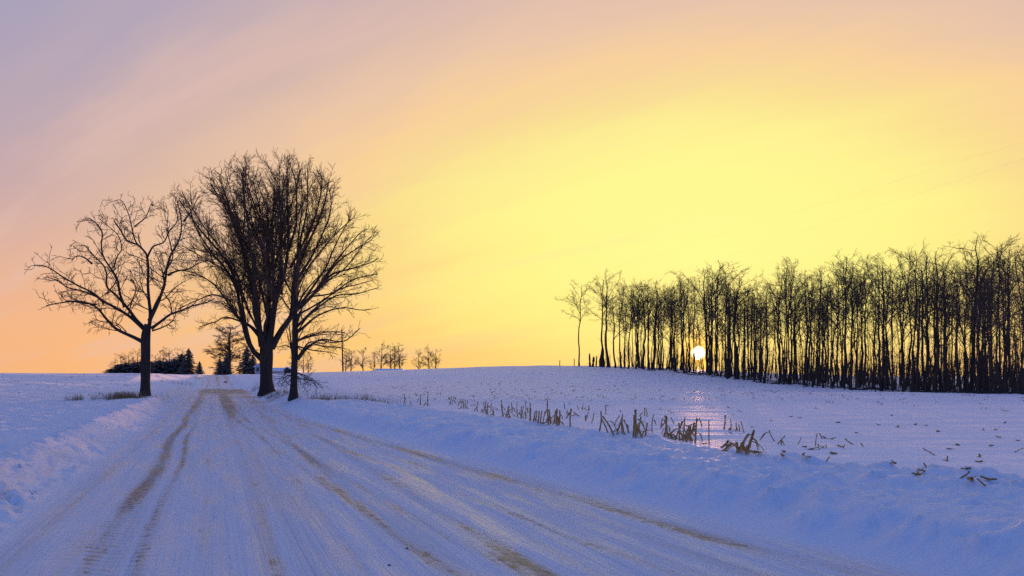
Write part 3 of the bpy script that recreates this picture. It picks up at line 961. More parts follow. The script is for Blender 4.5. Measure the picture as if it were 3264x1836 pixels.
rr = random.Random(11)
edge = [  # px, height in photo px, kind, slim, label
    (1846, 285, 0, 'leftmost tree of the wood, a lone bare tree at its open end'),
    (1915, 300, 1, 'second tree from the open left end of the wood, forked and slender'),
    (1940, 310, 4, 'tall forked tree just right of the broken stumps at the wood edge'),
    (1962, 255, 6, 'thin low tree between the forked trees and the free-standing one'),
    (1980, 280, 7, 'wide tree left of the free-standing straight tree'),
    (2028, 275, 8, 'wide tree right of the free-standing straight tree'),
    (2002, 290, 2, 'single straight tree standing free between sky gaps at the wood edge'),
    (2052, 285, 3, 'dark double-looking tree at the first dense clump left of the sun'),
    (2078, 290, 5, 'thick-trunked tree in the first dense clump left of the sun'),
    (2150, 300, 6, 'tall thin tree with small high crown just left of the sun'),
    (2182, 330, 7, 'tall tree nearest to the left of the low sun'),
    (2290, 370, 8, 'stout dark-trunked tree immediately right of the low sun'),
    (2312, 365, 0, 'broad-crowned tree beside the stout trunk right of the low sun'),
    (2350, 360, 3, 'rounded tree at the right end of the clump around the sun'),
]
placed = []
for px, hp, kd, lb in edge:
    Y = front_y(px) + rr.uniform(1, 5)
    x, y, z = on_view(px, Y)
    put_tree(KINDS[kd], (x, y, z), hp / F * Y / KINDS[kd][2], rr.uniform(0, 6.28), 'bare_tree', lb, 'trees of the wood', wide=1.3)
    placed.append((x, y))


pend = []
def zone(px):
    if px < 2180: return 'slim bare tree in the thin left end of the wood', 'trees at the thin end of the wood'
    if px < 2420: return 'bare tree in the backlit clump round the low sun', 'trees round the low sun'
    if px < 2760: return 'bare tree in the middle of the dark wood right of the sun', 'trees in the middle of the wood'
    return 'bare tree in the darkest thick right end of the wood', 'trees in the right end of the wood'


tops = lambda px: float(np.interp(px, [1850, 2000, 2150, 2220, 2300, 2400, 2440, 2520, 2600, 2680, 2800, 2900, 3000, 3080, 3150, 3264, 3500],
                                  [900, 890, 880, 845, 830, 870, 900, 815, 860, 795, 800, 780, 795, 770, 790, 745, 740]))
cnt = 0
tries = 0
while cnt < 215 and tries < 4000:
    tries += 1
    px = 1990 + (3290 - 1990) * rr.random() ** 0.8
    if cnt < 66: px = rr.uniform(1985, 2440)
    if abs(px - 2226) < (27 if cnt % 3 else 14): continue
    Y = front_y(px) + rr.random() ** 1.5 * (32 if px > 2400 else 18) + (-3.5 * rr.random() ** 2 if px > 2300 else 2)
    x, y, z = on_view(px, Y)
    if any((x - a) ** 2 + (y - b) ** 2 < 1.0 for a, b in placed): continue
    placed.append((x, y))
    full = (HZ + (ZC - z) * F / Y - tops(px)) / F * Y
    slim = rr.random() < 0.42 or abs(px - 2226) < 27
    lb, gp = zone(px)
    if slim:
        kd_ = rr.choice(SLIM)
        put_tree(kd_, (x, y, z), full * rr.uniform(0.5, 0.92) / kd_[2], rr.uniform(0, 6.28), 'sapling',
                 lb, gp)
        pend.append((px, last_tree[0], 'thin young tree'))
    else:
        kd_ = rr.choice(KINDS)
        put_tree(kd_, (x, y, z), full * rr.uniform(0.78, 1.03) / kd_[2], rr.uniform(0, 6.28), 'bare_tree', lb, gp)
        pend.append((px, last_tree[0], 'bare tree'))
    cnt += 1
for px, hp, lb in [(2211, 190, 'thin young tree just touching the left of the sun'), (2241, 215, 'thin young tree just touching the right of the sun'),
                   (2256, 250, 'taller thin young tree a little right of the sun')]:
    Y = front_y(px) + rr.uniform(3, 9)
    x, y, z = on_view(px, Y)
    put_tree(SLIM[rr.randrange(5)], (x, y, z), hp / F * Y / 9.5, rr.uniform(0, 6.28), 'sapling', lb, 'trees round the low sun')
# some trees that rise above the rest
for px, top, lb in [(2520, 808, 'tall bare tree rising alone above the dip in the wood'),
                    (2690, 785, 'tall spreading tree at the left of the high part of the wood'),
                    (2915, 762, 'pointed tall tree rising from the middle of the high wood'),
                    (3090, 744, 'tall tree with two bushy tops above the right of the wood'),
                    (3185, 740, 'tall dense tree near the right edge of the picture')]:
    Y = front_y(px) + 3
    x, y, z = on_view(px, Y)
    kd_ = KINDS[rr.randrange(9)]
    put_tree(kd_, (x, y, z), (HZ + (ZC - z) * F / Y - top) / F * Y / kd_[2], rr.uniform(0, 6.28), 'bare_tree', lb, 'trees of the wood')


# each tree of the wood is told by the landmark it stands nearest to
marks = [(2002, 'the free-standing straight tree'), (2065, 'the first dense clump left of the sun'), (2165, 'the thin trees just left of the sun'),
         (2226, 'the low sun'), (2300, 'the stout trunk right of the sun'), (2420, 'the gap right of the sun clump'),
         (2520, 'the tree rising above the dip'), (2600, 'the low middle stretch of wood'), (2690, 'the tall spreading tree'),
         (2800, 'the even-topped part of the wood'), (2915, 'the pointed tall tree'), (3000, 'the slack before the two-topped tree'),
         (3090, 'the two-topped tall tree'), (3185, 'the tall dense tree near the edge'), (3290, 'the right picture edge')]
bins = {}
for px, o, what in pend:
    mk = min(marks, key=lambda m: abs(m[0] - px))
    bins.setdefault((mk, what, px < mk[0]), []).append((px, o))
ords = ['first', 'second', 'third', 'fourth', 'fifth', 'sixth', 'seventh', 'eighth', 'ninth', 'tenth', 'eleventh', 'twelfth', 'thirteenth', 'fourteenth', 'fifteenth', 'sixteenth', 'seventeenth', 'eighteenth', 'nineteenth', 'twentieth']
for (mk, what, lf), lst in bins.items():
    lst.sort(key=lambda q: abs(q[0] - mk[0]))
    for i, (px, o) in enumerate(lst):
        o['label'] = f"{ords[min(i, 19)]} {what} to the {'left' if lf else 'right'} of {mk[1]}"


# undergrowth of the wood: thin stems and brush nobody could count
def undergrowth():
    g = np.random.default_rng(5)
    N = 1250
    px = 1900 + 1600 * g.random(N) ** 0.6
    fy = np.interp(px, [1780, 1850, 2050, 2225, 2600, 3000, 3264, 3700], [128, 124, 114, 104, 84, 70, 65, 60])
    Y = fy + g.random(N) * 34
    ok = np.abs(px - 2226) > 3
    px, Y = px[ok], Y[ok]
    X = (px - 1632) / F * Y
    Z = H(X, Y)
    n = len(X)
    h = g.uniform(1.2, 4.2, n)
    h[g.random(n) < 0.2] *= 1.7
    k = 6
    P = np.zeros((n, k, 3))
    t = np.linspace(0, 1, k)
    P[:, :, 2] = Z[:, None] - 0.1 + t[None] * h[:, None]
    ln = g.normal(size=(n, 2)) * 0.10
    P[:, :, 0] = X[:, None] + ln[:, :1] * h[:, None] * t[None] ** 1.3
    P[:, :, 1] = Y[:, None] + ln[:, 1:] * h[:, None] * t[None] ** 1.3
    R = (0.018 + 0.008 * h)[:, None] * (1 - 0.75 * t)[None]
    P1, R1 = grow(g, P, R, 1.8, 0.15, 1, (0.4, 1.1), 0.35, 0.4, 1.6, 5, 0.15, 0.02, 0.016, 0.011)
    P2, R2 = grow(g, P1, R1, 2.4, 0.2, 1, (0.4, 1.0), 0.5, 0.25, 0.7, 3, 0.15, 0.02, 0.02, 0.009)
    o = link('undergrowth', tubes_mesh('undergrowth', [(P, R, 5), (P1, R1, 4), (P2, R2, 3)]), M_TWIG)
    tag(o, 'tangled dark undergrowth of thin stems between the trees of the wood', 'undergrowth', kind='stuff')
    # fallen branches and brash along the wood's foot
    N = 190
    px = 1870 + 1600 * g.random(N) ** 0.7
    fy = np.interp(px, [1780, 1850, 2050, 2225, 2600, 3000, 3264, 3700], [128, 124, 114, 104, 84, 70, 65, 60])
    Y = fy + g.uniform(-2.2, 8, N)
    X = (px - 1632) / F * Y
    L = g.uniform(0.8, 4.5, N)
    a = g.uniform(0, math.pi, N)
    k = 5
    t = np.linspace(-.5, .5, k)
    P = np.zeros((N, k, 3))
    P[:, :, 0] = X[:, None] + np.cos(a)[:, None] * L[:, None] * t
    P[:, :, 1] = Y[:, None] + np.sin(a)[:, None] * L[:, None] * t * 0.6
    P[:, :, 2] = H(P[:, :, 0], P[:, :, 1]) + 0.04 + (t[None] + .5) * g.uniform(0, 0.5, N)[:, None] ** 2 * 2
    R = g.uniform(0.015, 0.05, N)[:, None] * (1 - 0.5 * (t + .5))[None]
    P1, R1 = grow(g, P, R, 1.5, 0.2, 1, (0.5, 1.0), 0.35, 0.3, 1.2, 4, 0.15, 0.05, 0.02, 0.01)
    o = link('fallen_branches', tubes_mesh('fallen_branches', [(P, R, 5), (P1, R1, 3)]), M_WOODBARK)
    tag(o, 'fallen branches and brash on the snow along the foot of the wood', 'branches', kind='stuff')


undergrowth()


# broken stumps and fence posts at the open end of the wood
def stump(px, Y, h, r, lean, label, seed):
    g = np.random.default_rng(seed)
    x, y, z = on_view(px, Y)
    o = empty('broken_stump', (x, y, z))
    k = 7
    P = np.zeros((1, k, 3)); t = np.linspace(0, 1, k)
    P[0, :, 2] = t * h - 0.15; P[0, :, 0] = lean * t * h
    R = (r * (1 - 0.35 * t) * (1 + 0.12 * g.normal(size=k)))[None]
    V, Q = tube_arrays(P, R, 8)
    top = V[-8:]
    top[:, 2] += g.uniform(-0.35, 0.55, 8) * min(1, h / 2)
    V[-8:] = top
    cap = np.array([[len(V) - 8 + i for i in range(4)], [len(V) - 8 + i for i in (0, 3, 4, 7)], [len(V) - 8 + i for i in (4, 5, 6, 7)]])
    link('stem', mesh_np('stem', V, [Q, cap]), M_WOODBARK, o)
    P1, R1 = grow(g, P, R, 1.2, 0.3, 1, (0.6, 1.2), 0.5, 0.4, 1.3, 5, 0.2, 0.0, 0.03, 0.012)
    if len(P1):
        link('snag', tubes_mesh('snag', [(P1, R1, 4)]), M_WOODBARK, o)
    tag(o, label, 'stump', 'broken stumps at the wood edge')


stump(1881, 124, 1.9, 0.17, -0.05, 'short broken stump left of the forked tree at the wood edge', 1)
stump(1889, 124.5, 1.5, 0.22, 0.12, 'thick ragged broken stump next to the shortest snag', 2)
stump(1900, 125, 1.6, 0.14, 0.05, 'thin broken stump closest to the forked trees', 3)
stump(1921, 123, 2.4, 0.33, 0.0, 'wide rotten stump at the foot of the forked tree', 4)


def post(px, Y, h, label):
    x, y, z = on_view(px, Y)
    P = np.zeros((1, 5, 3)); P[0, :, 2] = np.array([-.2, .3, .8, 1.0, 1.03]) * h
    P[0, :, 0] = np.array([0, .01, .02, .025, .025])
    R = np.array([[.065, .06, .06, .055, .01]])
    V, Q = tube_arrays(P, R, 7)
    o = link('fence_post', mesh_np('fence_post', V, [Q], False), M_POLE, None, (x, y, z))
    tag(o, label, 'post', 'fence posts on the crest')


post(1784, 128, 0.85, 'lone thin fence post on the snowy crest furthest from the wood')
post(1830, 127, 1.05, 'thin fence post on the crest next to the first tree of the wood')

# ------------------------------------------------------------------ far trees, spruces, buildings, pole, wires
FAR = [wood_tree_meshes(400 + i, 10.0, 0.17, 0.02 * (i - 1.5), 0.2, 18, 1.15, twig=0.026, dens=1.1) for i in range(4)]
far = [(1100, 1108, 0, 'dense low tree right behind the utility pole on the horizon'),
       (1118, 1115, 2, 'second low tree right of the utility pole on the horizon'),
       (1158, 1105, 1, 'slender tree between the utility pole and the snowy barn roof'),
       (1190, 1118, 3, 'small thin tree at the left gable of the snowy barn'),
       (1212, 1083, 0, 'tallest far tree above the left end of the barn roof'),
       (1246, 1100, 2, 'left of the two close trees over the middle of the barn'),
       (1258, 1098, 1, 'right of the two close trees over the middle of the barn'),
       (1276, 1090, 3, 'spreading far tree at the right end of the barn roof'),
       (1334, 1112, 1, 'left tree of the last far group of three on the crest'),
       (1370, 1096, 0, 'tallest tree of the last far group of three on the crest'),
       (1390, 1110, 2, 'small right tree of the last far group on the crest')]
for px, top, kd, lb in far:
    Y = rr.uniform(235, 260)
    x, y, z = on_view(px, Y)
    put_tree(FAR[kd], (x, y, z), (ZC + (HZ - top) / F * Y - z) / FAR[kd][2], rr.uniform(0, 6.28), 'far_tree', lb, 'far trees on the crest', wide=1.35)
for px, top, kd, lb in [(968, 1120, 1, 'faint tree on the horizon right of the slim roadside tree'),
                        (985, 1128, 3, 'second faint tree right of the slim roadside tree'),
                        (940, 1128, 2, 'faint tree on the horizon just behind the slim trunk')]:
    Y = 270
    x, y, z = on_view(px, Y)
    put_tree(FAR[kd], (x, y, z), (ZC + (HZ - top) / F * Y - z) / FAR[kd][2], rr.uniform(0, 6.28), 'far_tree', lb, 'far trees beyond the house', wide=1.3)
ROUND = wood_tree_meshes(450, 12.0, 0.30, 0.0, 0.15, 44, 1.4, twig=0.03, dens=1.5)
x, y, z = on_view(733, 240)
put_tree(ROUND, (x, y, z), (ZC + (HZ - 1028) / F * 240 - z) / ROUND[2], 0.5, 'round_tree', 'dense round bare tree beside the road at the crest, left of the oak', wide=1.75)


def spruce_mesh(seed, h, w, pw=0.8):
    g = np.random.default_rng(seed)
    V, T = [], []
    n = 230
    for i in range(n):
        t = (i + g.random()) / n
        z = h * (0.04 + 0.94 * t)
        L = w * (1 - t) ** pw * g.uniform(0.72, 1.12) + 0.12
        a = g.uniform(0, 2 * math.pi)
        ca, sa = math.cos(a), math.sin(a)
        droop = 0.25 * L
        m = 7
        for j in range(m):
            f0, f1 = j / m, (j + 1.3) / m
            wd = 0.30 * L * (1 - f0) + 0.10
            for sgn in (-1, 1):
                b = len(V)
                r0, r1 = f0 * L, min(f1, 1.05) * L
                zz0 = z - droop * f0 ** 1.2 + 0.06 * L * f0 ** 3
                V += [(ca * r0, sa * r0, zz0 + 0.05), (ca * r1, sa * r1, z - droop * f1 ** 1.2),
                      (ca * (r0 * .6 + r1 * .4) - sa * sgn * wd, sa * (r0 * .6 + r1 * .4) + ca * sgn * wd, zz0 - g.uniform(0.05, 0.35))]
                T.append((b, b + 1, b + 2))
    cr = mesh_np('crown', np.array(V), [np.array(T)], False)
    cr.materials.append(M_SPRUCE)
    P = np.zeros((1, 4, 3)); P[0, :, 2] = [-.2, h * .3, h * .7, h * .98]
    Vt, Qt = tube_arrays(P, np.array([[.16, .12, .06, .01]]) * h / 7, 7)
    tr = mesh_np('trunk', Vt, [Qt])
    tr.materials.append(M_WOODBARK)
    return tr, cr


SPR = [spruce_mesh(500 + i, 8.0, 3.3 + 0.3 * i) for i in range(3)]
HEDGE = [spruce_mesh(520 + i, 8.0, 3.0 + 0.3 * i, 0.42) for i in range(3)]
names = ['leftmost, smallest', 'second', 'third', 'fourth', 'fifth', 'sixth', 'seventh', 'eighth', 'ninth', 'tenth', 'eleventh']
sp = [(356, 1176), (378, 1162), (402, 1158), (428, 1157), (455, 1150), (483, 1153), (508, 1150), (533, 1152), (556, 1146), (578, 1130)]
for i, (px, top) in enumerate(sp):
    Y = 245 + rr.uniform(-4, 4)
    x, y, z = on_view(px, Y)
    hh = ZC + (HZ - top) / F * Y - z
    put_tree(HEDGE[i % 3], (x, y, z), hh / 8.0 * 1.05, rr.uniform(0, 6), 'spruce_tree',
             f'{names[i]} spruce from the left in the dark windbreak on the left horizon', 'spruces of the windbreak').scale = (1.35, 1.1, hh / 8 * 1.06)
x, y, z = on_view(602, 240)
put_tree(SPR[1], (x, y, z), (ZC + (HZ - 1108) / F * 240 - z) / 8.0, 1.0, 'spruce_tree', 'tallest spruce at the road end of the left windbreak', 'spruces of the windbreak')
x, y, z = on_view(636, 236)
put_tree(SPR[0], (x, y, z), (ZC + (HZ - 1150) / F * 236 - z) / 8.0, 2.0, 'spruce_tree', 'low spruce leaning into the road gap at the windbreak end', 'spruces of the windbreak')
for px, top, kd, lb in [(700, 1142, 2, 'low rounded spruce right of the road gap on the crest'),
                        (722, 1126, 1, 'spruce at the foot of the dense round tree'),
                        (788, 1102, 1, 'tall spruce between the round tree and the oak trunk'),
                        (806, 1128, 2, 'smaller spruce hidden against the white house')]:
    Y = 228
    x, y, z = on_view(px, Y)
    put_tree(SPR[kd], (x, y, z), (ZC + (HZ - top) / F * Y - z) / 8.0, rr.uniform(0, 6), 'spruce_tree', lb, 'spruces beside the house')
ordn = ['first', 'second', 'third', 'fourth', 'fifth', 'sixth', 'seventh', 'eighth']
for i, (px, top) in enumerate([(362, 1138), (385, 1126), (410, 1118), (435, 1108), (502, 1120), (520, 1114), (545, 1104), (575, 1106)]):
    Y = 262
    x, y, z = on_view(px, Y)
    put_tree(FAR[i % 4], (x, y, z), (ZC + (HZ - top) / F * Y - z) / FAR[i % 4][2], rr.uniform(0, 6.28), 'far_tree', wide=1.5, label=f'{ordn[i]} bare tree from the left showing above the spruce windbreak', group='bare trees behind the windbreak')


def prism(name, pts, y0, y1, mat, parent):
    """a polygon in x,z extruded along y"""
    n = len(pts)
    V = [(x, y0, z) for x, z in pts] + [(x, y1, z) for x, z in pts]
    F4 = [(i, (i + 1) % n, n + (i + 1) % n, n + i) for i in range(n)]
    me = bpy.data.meshes.new(name)
    me.from_pydata(V, [], F4 + [tuple(range(n))[::-1], tuple(range(n, 2 * n))])
    me.update()
    return link(name, me, mat, parent)


def house(px, Y, w, d, h, rh, wall, label, cat, along=True, win=(), ov=0.25, over_base=0.0, name='house'):
    x, y, z = on_view(px, Y)
    o = empty(name, (x, y, z + over_base))
    tag(o, label, cat)
    if along:   # ridge runs left-right: gable ends face sideways
        V = [(-w / 2, 0, 0), (w / 2, 0, 0), (w / 2, d, 0), (-w / 2, d, 0), (-w / 2, 0, h), (w / 2, 0, h), (w / 2, d, h), (-w / 2, d, h),
             (-w / 2, d / 2, h + rh), (w / 2, d / 2, h + rh)]
        Fc = [(0, 1, 5, 4), (2, 3, 7, 6), (1, 2, 6, 9, 5), (3, 0, 4, 8, 7), (0, 3, 2, 1)]
        me = bpy.data.meshes.new('wall'); me.from_pydata(V, [], Fc); me.update()
        link('wall', me, wall, o)
        th = 0.18
        sl = rh / (d / 2)
        for sg in (0, 1):
            ya, yb = (-ov, d / 2) if sg == 0 else (d / 2, d + ov)
            za, zb = (h - ov * sl, h + rh) if sg == 0 else (h + rh, h - ov * sl)
            V = [(-w / 2 - ov, ya, za + .02), (w / 2 + ov, ya, za + .02), (w / 2 + ov, yb, zb + .02), (-w / 2 - ov, yb, zb + .02)]
            V += [(a, b, c + th) for a, b, c in V]
            me = bpy.data.meshes.new('roof')
            me.from_pydata(V, [], [(3, 2, 1, 0), (4, 5, 6, 7), (0, 1, 5, 4), (1, 2, 6, 5), (2, 3, 7, 6), (3, 0, 4, 7)]); me.update()
            link('roof', me, M_ROOFSNOW, o)
    else:
        prism('wall', [(-w / 2, 0), (w / 2, 0), (w / 2, h), (0, h + rh), (-w / 2, h)], 0, d, wall, o)
        sl = rh / (w / 2)
        for sg in (-1, 1):
            prism('roof', [(0, h + rh + .02), (sg * (w / 2 + ov), h - ov * sl + .02), (sg * (w / 2 + ov), h - ov * sl + .2), (0, h + rh + .2)],
                  -ov, d + ov, M_ROOFSNOW, o)
    for (wx, wz, ww, wh) in win:
        f = prism('window', [(wx - ww / 2 - .08, wz - .08), (wx + ww / 2 + .08, wz - .08), (wx + ww / 2 + .08, wz + wh + .08), (wx - ww / 2 - .08, wz + wh + .08)],
                  -0.06, -0.003, M_SIDING, o)
        prism('pane', [(wx - ww / 2, wz), (wx + ww / 2, wz), (wx + ww / 2, wz + wh), (wx - ww / 2, wz + wh)], -0.075, -0.063, M_PANE, f)
    return o


house(831, 215, 3.0, 5, 2.2, 0.9, M_SIDING, 'small white house half hidden behind the oak trunk', 'house', False,
      win=[(-0.75, 1.0, .6, 1.0), (0.7, 1.0, .6, 1.0)])
house(878, 222, 3.2, 4, 1.1, .7, M_SIDING, 'small low building with snowy roof between the oak and slim tree', 'shed', True, name='shed')
house(915, 225, 4.2, 5, 1.0, 1.1, M_DARKWALL, 'dark gabled outbuilding behind the slim roadside tree', 'outbuilding', False, name='outbuilding')
house(1237, 232, 7.2, 5.0, 0.5, 0.85, M_DARKWALL, 'long low barn with snow-covered roof among the far trees', 'barn', True, name='barn')


def utility_pole():
    x, y, z = on_view(1093, 132)
    o = empty('utility_pole', (x, y, z))
    tag(o, 'leaning wooden utility pole on the crest right of the roadside trees', 'pole')
    h = (1192 - 1058) / F * 132
    P = np.zeros((1, 6, 3)); P[0, :, 2] = np.linspace(-.3, h, 6); P[0, :, 0] = np.linspace(.02, -.17, 6)
    V, Q = tube_arrays(P, np.linspace(.125, .085, 6)[None], 9)
    link('shaft', mesh_np('shaft', V, [Q]), M_POLE, o)
    P = np.array([[[-.75, 0, h - .45], [-.2, .0, h - .43], [.35, 0, h - .42]]])
    V, Q = tube_arrays(P, np.full((1, 3), .045), 4)
    link('crossarm', mesh_np('crossarm', V, [Q], False), M_POLE, o)
    for dx in (-.7, .3):
        P = np.array([[[dx, 0, h - .42], [dx, 0, h - .36], [dx, 0, h - .30], [dx, 0, h - .25]]])
        V, Q = tube_arrays(P, np.array([[.025, .05, .05, .02]]), 7)
        link('insulator', mesh_np('insulator', V, [Q]), M_PANE, o)


utility_pole()


def wire(a, b, Ya, Yb, label):
    pa = np.array(pix(a[0], a[1], Ya)); pb = np.array(pix(b[0], b[1], Yb))
    t = np.linspace(-3.5, 2.6, 40)[:, None]
    p = pa + (pb - pa) * t
    p[:, 2] -= 0.25 * np.sin(np.clip((t[:, 0] + 3.5) / 6.1, 0, 1) * math.pi)
    V, Q = tube_arrays(p[None], np.full((1, 40), .0019), 5)
    o = link('power_line', mesh_np('power_line', V, [Q]), M_WIRE)
    tag(o, label, 'wire', 'power lines over the wood')


wire((2300, 742), (2870, 566), 95, 68.2, 'upper of two faint power lines crossing the yellow sky above the wood')
wire((2340, 800), (2875, 626), 95, 65.7, 'lower of two faint power lines crossing the yellow sky above the wood')


# ------------------------------------------------------------------ corn stubble
def ribbon(p, w, tw, k):
    """a narrow leaf along path p (k,3)"""
    T = np.gradient(p, axis=0); T /= np.linalg.norm(T, axis=1, keepdims=True) + 1e-9
    side = np.cross(T, (0, 0, 1.0)); side /= np.linalg.norm(side, axis=1, keepdims=True) + 1e-9
    up = np.cross(side, T)
    a = tw[:, None]
    s = side * np.cos(a) + up * np.sin(a)
    f = -side * np.sin(a) + up * np.cos(a)
    L, Rr = p - s * w[:, None], p + s * w[:, None]
    mid = p + f * (w * 0.45)[:, None]
    V = np.concatenate([L, mid, Rr])
    i = np.arange(k - 1)
    q = np.concatenate([np.stack([i, i + 1, i + 1 + k, i + k], -1), np.stack([i + k, i + k + 1, i + 1 + 2 * k, i + 2 * k], -1)])
    return V, q


sg = np.random.default_rng(77)
def corn_stalk(base, topoff, label, group, leaves=2, r=0.014, name='corn_stalk', cat='corn stalk', bushy=1.0):
    o = empty(name, base)
    tag(o, label, cat, group)
    L = float(np.linalg.norm(topoff))
    k = 9
    t = np.linspace(-0.08, 1, k)
    P = t[:, None] * topoff[None]
    P = P + np.outer(np.sin(np.clip(t, 0, 1) * math.pi), sg.normal(size=3) * 0.03 * L)
    rad = r * (1.1 - 0.25 * t) * (1 + 0.22 * (np.arange(k) % 3 == 1))
    V, Q = tube_arrays(P[None], rad[None], 7)
    V[-7:] += sg.normal(size=(7, 3)) * r * 0.5
    V[-7:, 2] += sg.uniform(-.6, 1.4, 7) * r * 1.2
    n = len(V)
    cap = np.array([[n - 7, n - 6, n - 5, n - 4], [n - 7, n - 4, n - 3, n - 2]]); tri = np.array([[n - 7, n - 2, n - 1]])
    link('stalk', mesh_np('stalk', V, [Q, cap, tri]), M_STALK, o)
    for j in range(leaves):
        t0 = sg.uniform(0.05, 0.8)
        p0 = t0 * topoff
        a = sg.uniform(0, 2 * math.pi)
        ll = sg.uniform(0.16, 0.42) * bushy
        kk = 7
        u = np.linspace(0, 1, kk)
        out = np.array([math.cos(a), math.sin(a), 0])
        rise = sg.uniform(-0.1, 0.8)
        p = p0 + out[None] * (ll * 0.75 * u[:, None]) + np.array([0, 0, 1.0])[None] * (ll * (rise * u - (rise + 0.7) * u ** 2.2))[:, None]
        p[:, 2] = np.maximum(p[:, 2], 0.004 + 0.0 * u)
        w = (0.016 + 0.012 * sg.random()) * np.sin(np.clip(u * 0.9 + 0.1, 0, 1) * math.pi) ** 0.7 + 0.002
        V, q = ribbon(p, w, sg.uniform(-0.6, 0.6) + u * sg.uniform(-2, 2), kk)
        link('leaf', mesh_np('leaf', V, [q]), M_LEAF, o)
    return o


def seg_to_world(a, b, lean):
    """two photograph points (foot, tip) -> foot on the ground and tip offset"""
    g = ground(*a)
    Y = g.y
    dx = (b[0] - a[0]) / F * Y
    dz = -(b[1] - a[1]) / F * Y
    dy = lean * math.hypot(dx, dz)
    return g, np.array([dx, dy, max(dz, 0.03)])


T7 = lambda u, v: (1240 + .4658 * u, 1220 + .4658 * v)
T8 = lambda u, v: (2000 + .4907 * u, 1240 + .4907 * v)
clumps = [
    ('pair at the far left start of the stubble row', T7, 1, [(112, 155, 107, 80), (152, 155, 148, 136)]),
    ('twiggy pair in the far part of the stubble row', T7, 3, [(217, 152, 214, 88), (262, 160, 265, 68)]),
    ('small far tuft just beyond the lone twiggy pair', T7, 2, [(420, 150, 428, 92), (432, 150, 440, 100), (455, 120, 450, 95), (405, 112, 410, 95)]),
    ('far tight bunch before the row grows dense', T7, 2, [(497, 175, 490, 115), (510, 178, 505, 112), (520, 178, 520, 118), (540, 140, 535, 122)]),
    ('loose group of six where the row grows dense', T7, 2, [(605, 195, 607, 130), (648, 205, 645, 130), (665, 215, 662, 132), (676, 218, 678, 140), (695, 200, 700, 140), (717, 222, 712, 165)]),
    ('crossed bunch left of the tall trio', T7, 2, [(780, 230, 775, 150), (800, 232, 822, 165), (830, 240, 812, 175), (842, 200, 838, 140), (772, 190, 770, 120)]),
    ('tall upright bunch left of the five even stalks', T7, 2, [(882, 240, 876, 132), (908, 242, 905, 165), (922, 245, 920, 160), (935, 250, 935, 130), (950, 210, 948, 170), (966, 262, 966, 142)]),
    ('close rank of five even stalks', T7, 0, [(990, 262, 1000, 200), (1003, 268, 1012, 200), (1020, 275, 1028, 202), (1037, 280, 1045, 202), (1053, 282, 1068, 202)]),
    ('leafy bunch right of the five even stalks', T7, 3, [(1090, 290, 1082, 140), (1105, 280, 1095, 190), (1125, 285, 1140, 195), (1150, 292, 1150, 190), (1165, 290, 1168, 192)]),
    ('slanting trio with one tall straight stalk, mid row', T7, 1, [(1240, 295, 1247, 185), (1208, 245, 1250, 190), (1218, 215, 1218, 190)]),
    ('scattered short stalks behind mid row', T7, 1, [(1345, 262, 1362, 200), (1385, 275, 1400, 205), (1322, 188, 1328, 148), (1295, 185, 1290, 160), (1370, 190, 1366, 160), (1205, 180, 1198, 145), (1300, 230, 1265, 205)]),
    ('three bare stalks leaning apart like a tripod', T7, 0, [(1440, 330, 1448, 200), (1495, 342, 1452, 248), (1532, 350, 1462, 235)]),
    ('tent-like bunch right of the tripod of stalks', T7, 1, [(1545, 290, 1578, 228), (1560, 340, 1600, 240), (1595, 350, 1600, 235), (1610, 350, 1595, 250), (1640, 350, 1605, 265)]),
    ('spiky leafy bunch left of the thickest tangle', T7, 3, [(1672, 375, 1682, 240), (1690, 370, 1692, 195), (1730, 370, 1700, 290), (1710, 320, 1725, 240), (1755, 360, 1768, 280)]),
    ('short stalks standing behind the thickest tangle', T7, 1, [(1800, 335, 1815, 220), (1860, 300, 1872, 245), (1485, 215, 1482, 160), (1750, 230, 1748, 175), (1765, 232, 1758, 180), (1950, 280, 1930, 240)]),
    ('thickest tangle of the row', T7, 4, [(1885, 370, 1900, 235), (1905, 365, 1895, 230), (1930, 380, 1920, 310), (1960, 385, 2000, 270), (1990, 395, 1985, 280), (2010, 400, 2025, 235), (2035, 405, 2060, 290), (2055, 390, 2085, 280), (2075, 400, 2045, 300), (2095, 412, 2103, 245)]),
    ('thin single file right of the thickest tangle', T7, 0, [(2190, 420, 2193, 265), (2140, 295, 2125, 245), (2292, 320, 2295, 225), (2338, 325, 2336, 250), (2375, 332, 2376, 275), (2397, 335, 2395, 295), (2430, 342, 2408, 270)]),
    ('collapsed leafy bunch at the near right end of row', T7, 4, [(2380, 485, 2450, 375), (2390, 480, 2380, 420), (2450, 490, 2500, 345), (2465, 480, 2445, 440), (2275, 445, 2322, 402)]),
    ('bent broken stalks right of the row end', T8, 1, [(955, 340, 922, 270), (975, 360, 1025, 310), (1020, 365, 1000, 325), (1105, 360, 1130, 315)]),
    ('small broken group in the open field', T8, 1, [(1220, 370, 1235, 290), (1265, 325, 1245, 290), (1250, 395, 1240, 360), (1290, 385, 1290, 362), (1405, 385, 1410, 365), (1295, 470, 1312, 445)]),
    ('fallen pieces scattered on the right of the field', T8, 0, [(1465, 360, 1420, 328), (1530, 375, 1518, 355), (1995, 430, 1912, 388), (2080, 470, 2080, 440), (1940, 510, 1925, 485), (2165, 580, 2230, 545), (2325, 630, 2275, 585), (2515, 410, 2570, 385)]),
]
ORD = ['leftmost', 'second', 'third', 'fourth', 'fifth', 'sixth', 'seventh', 'eighth', 'ninth', 'tenth']
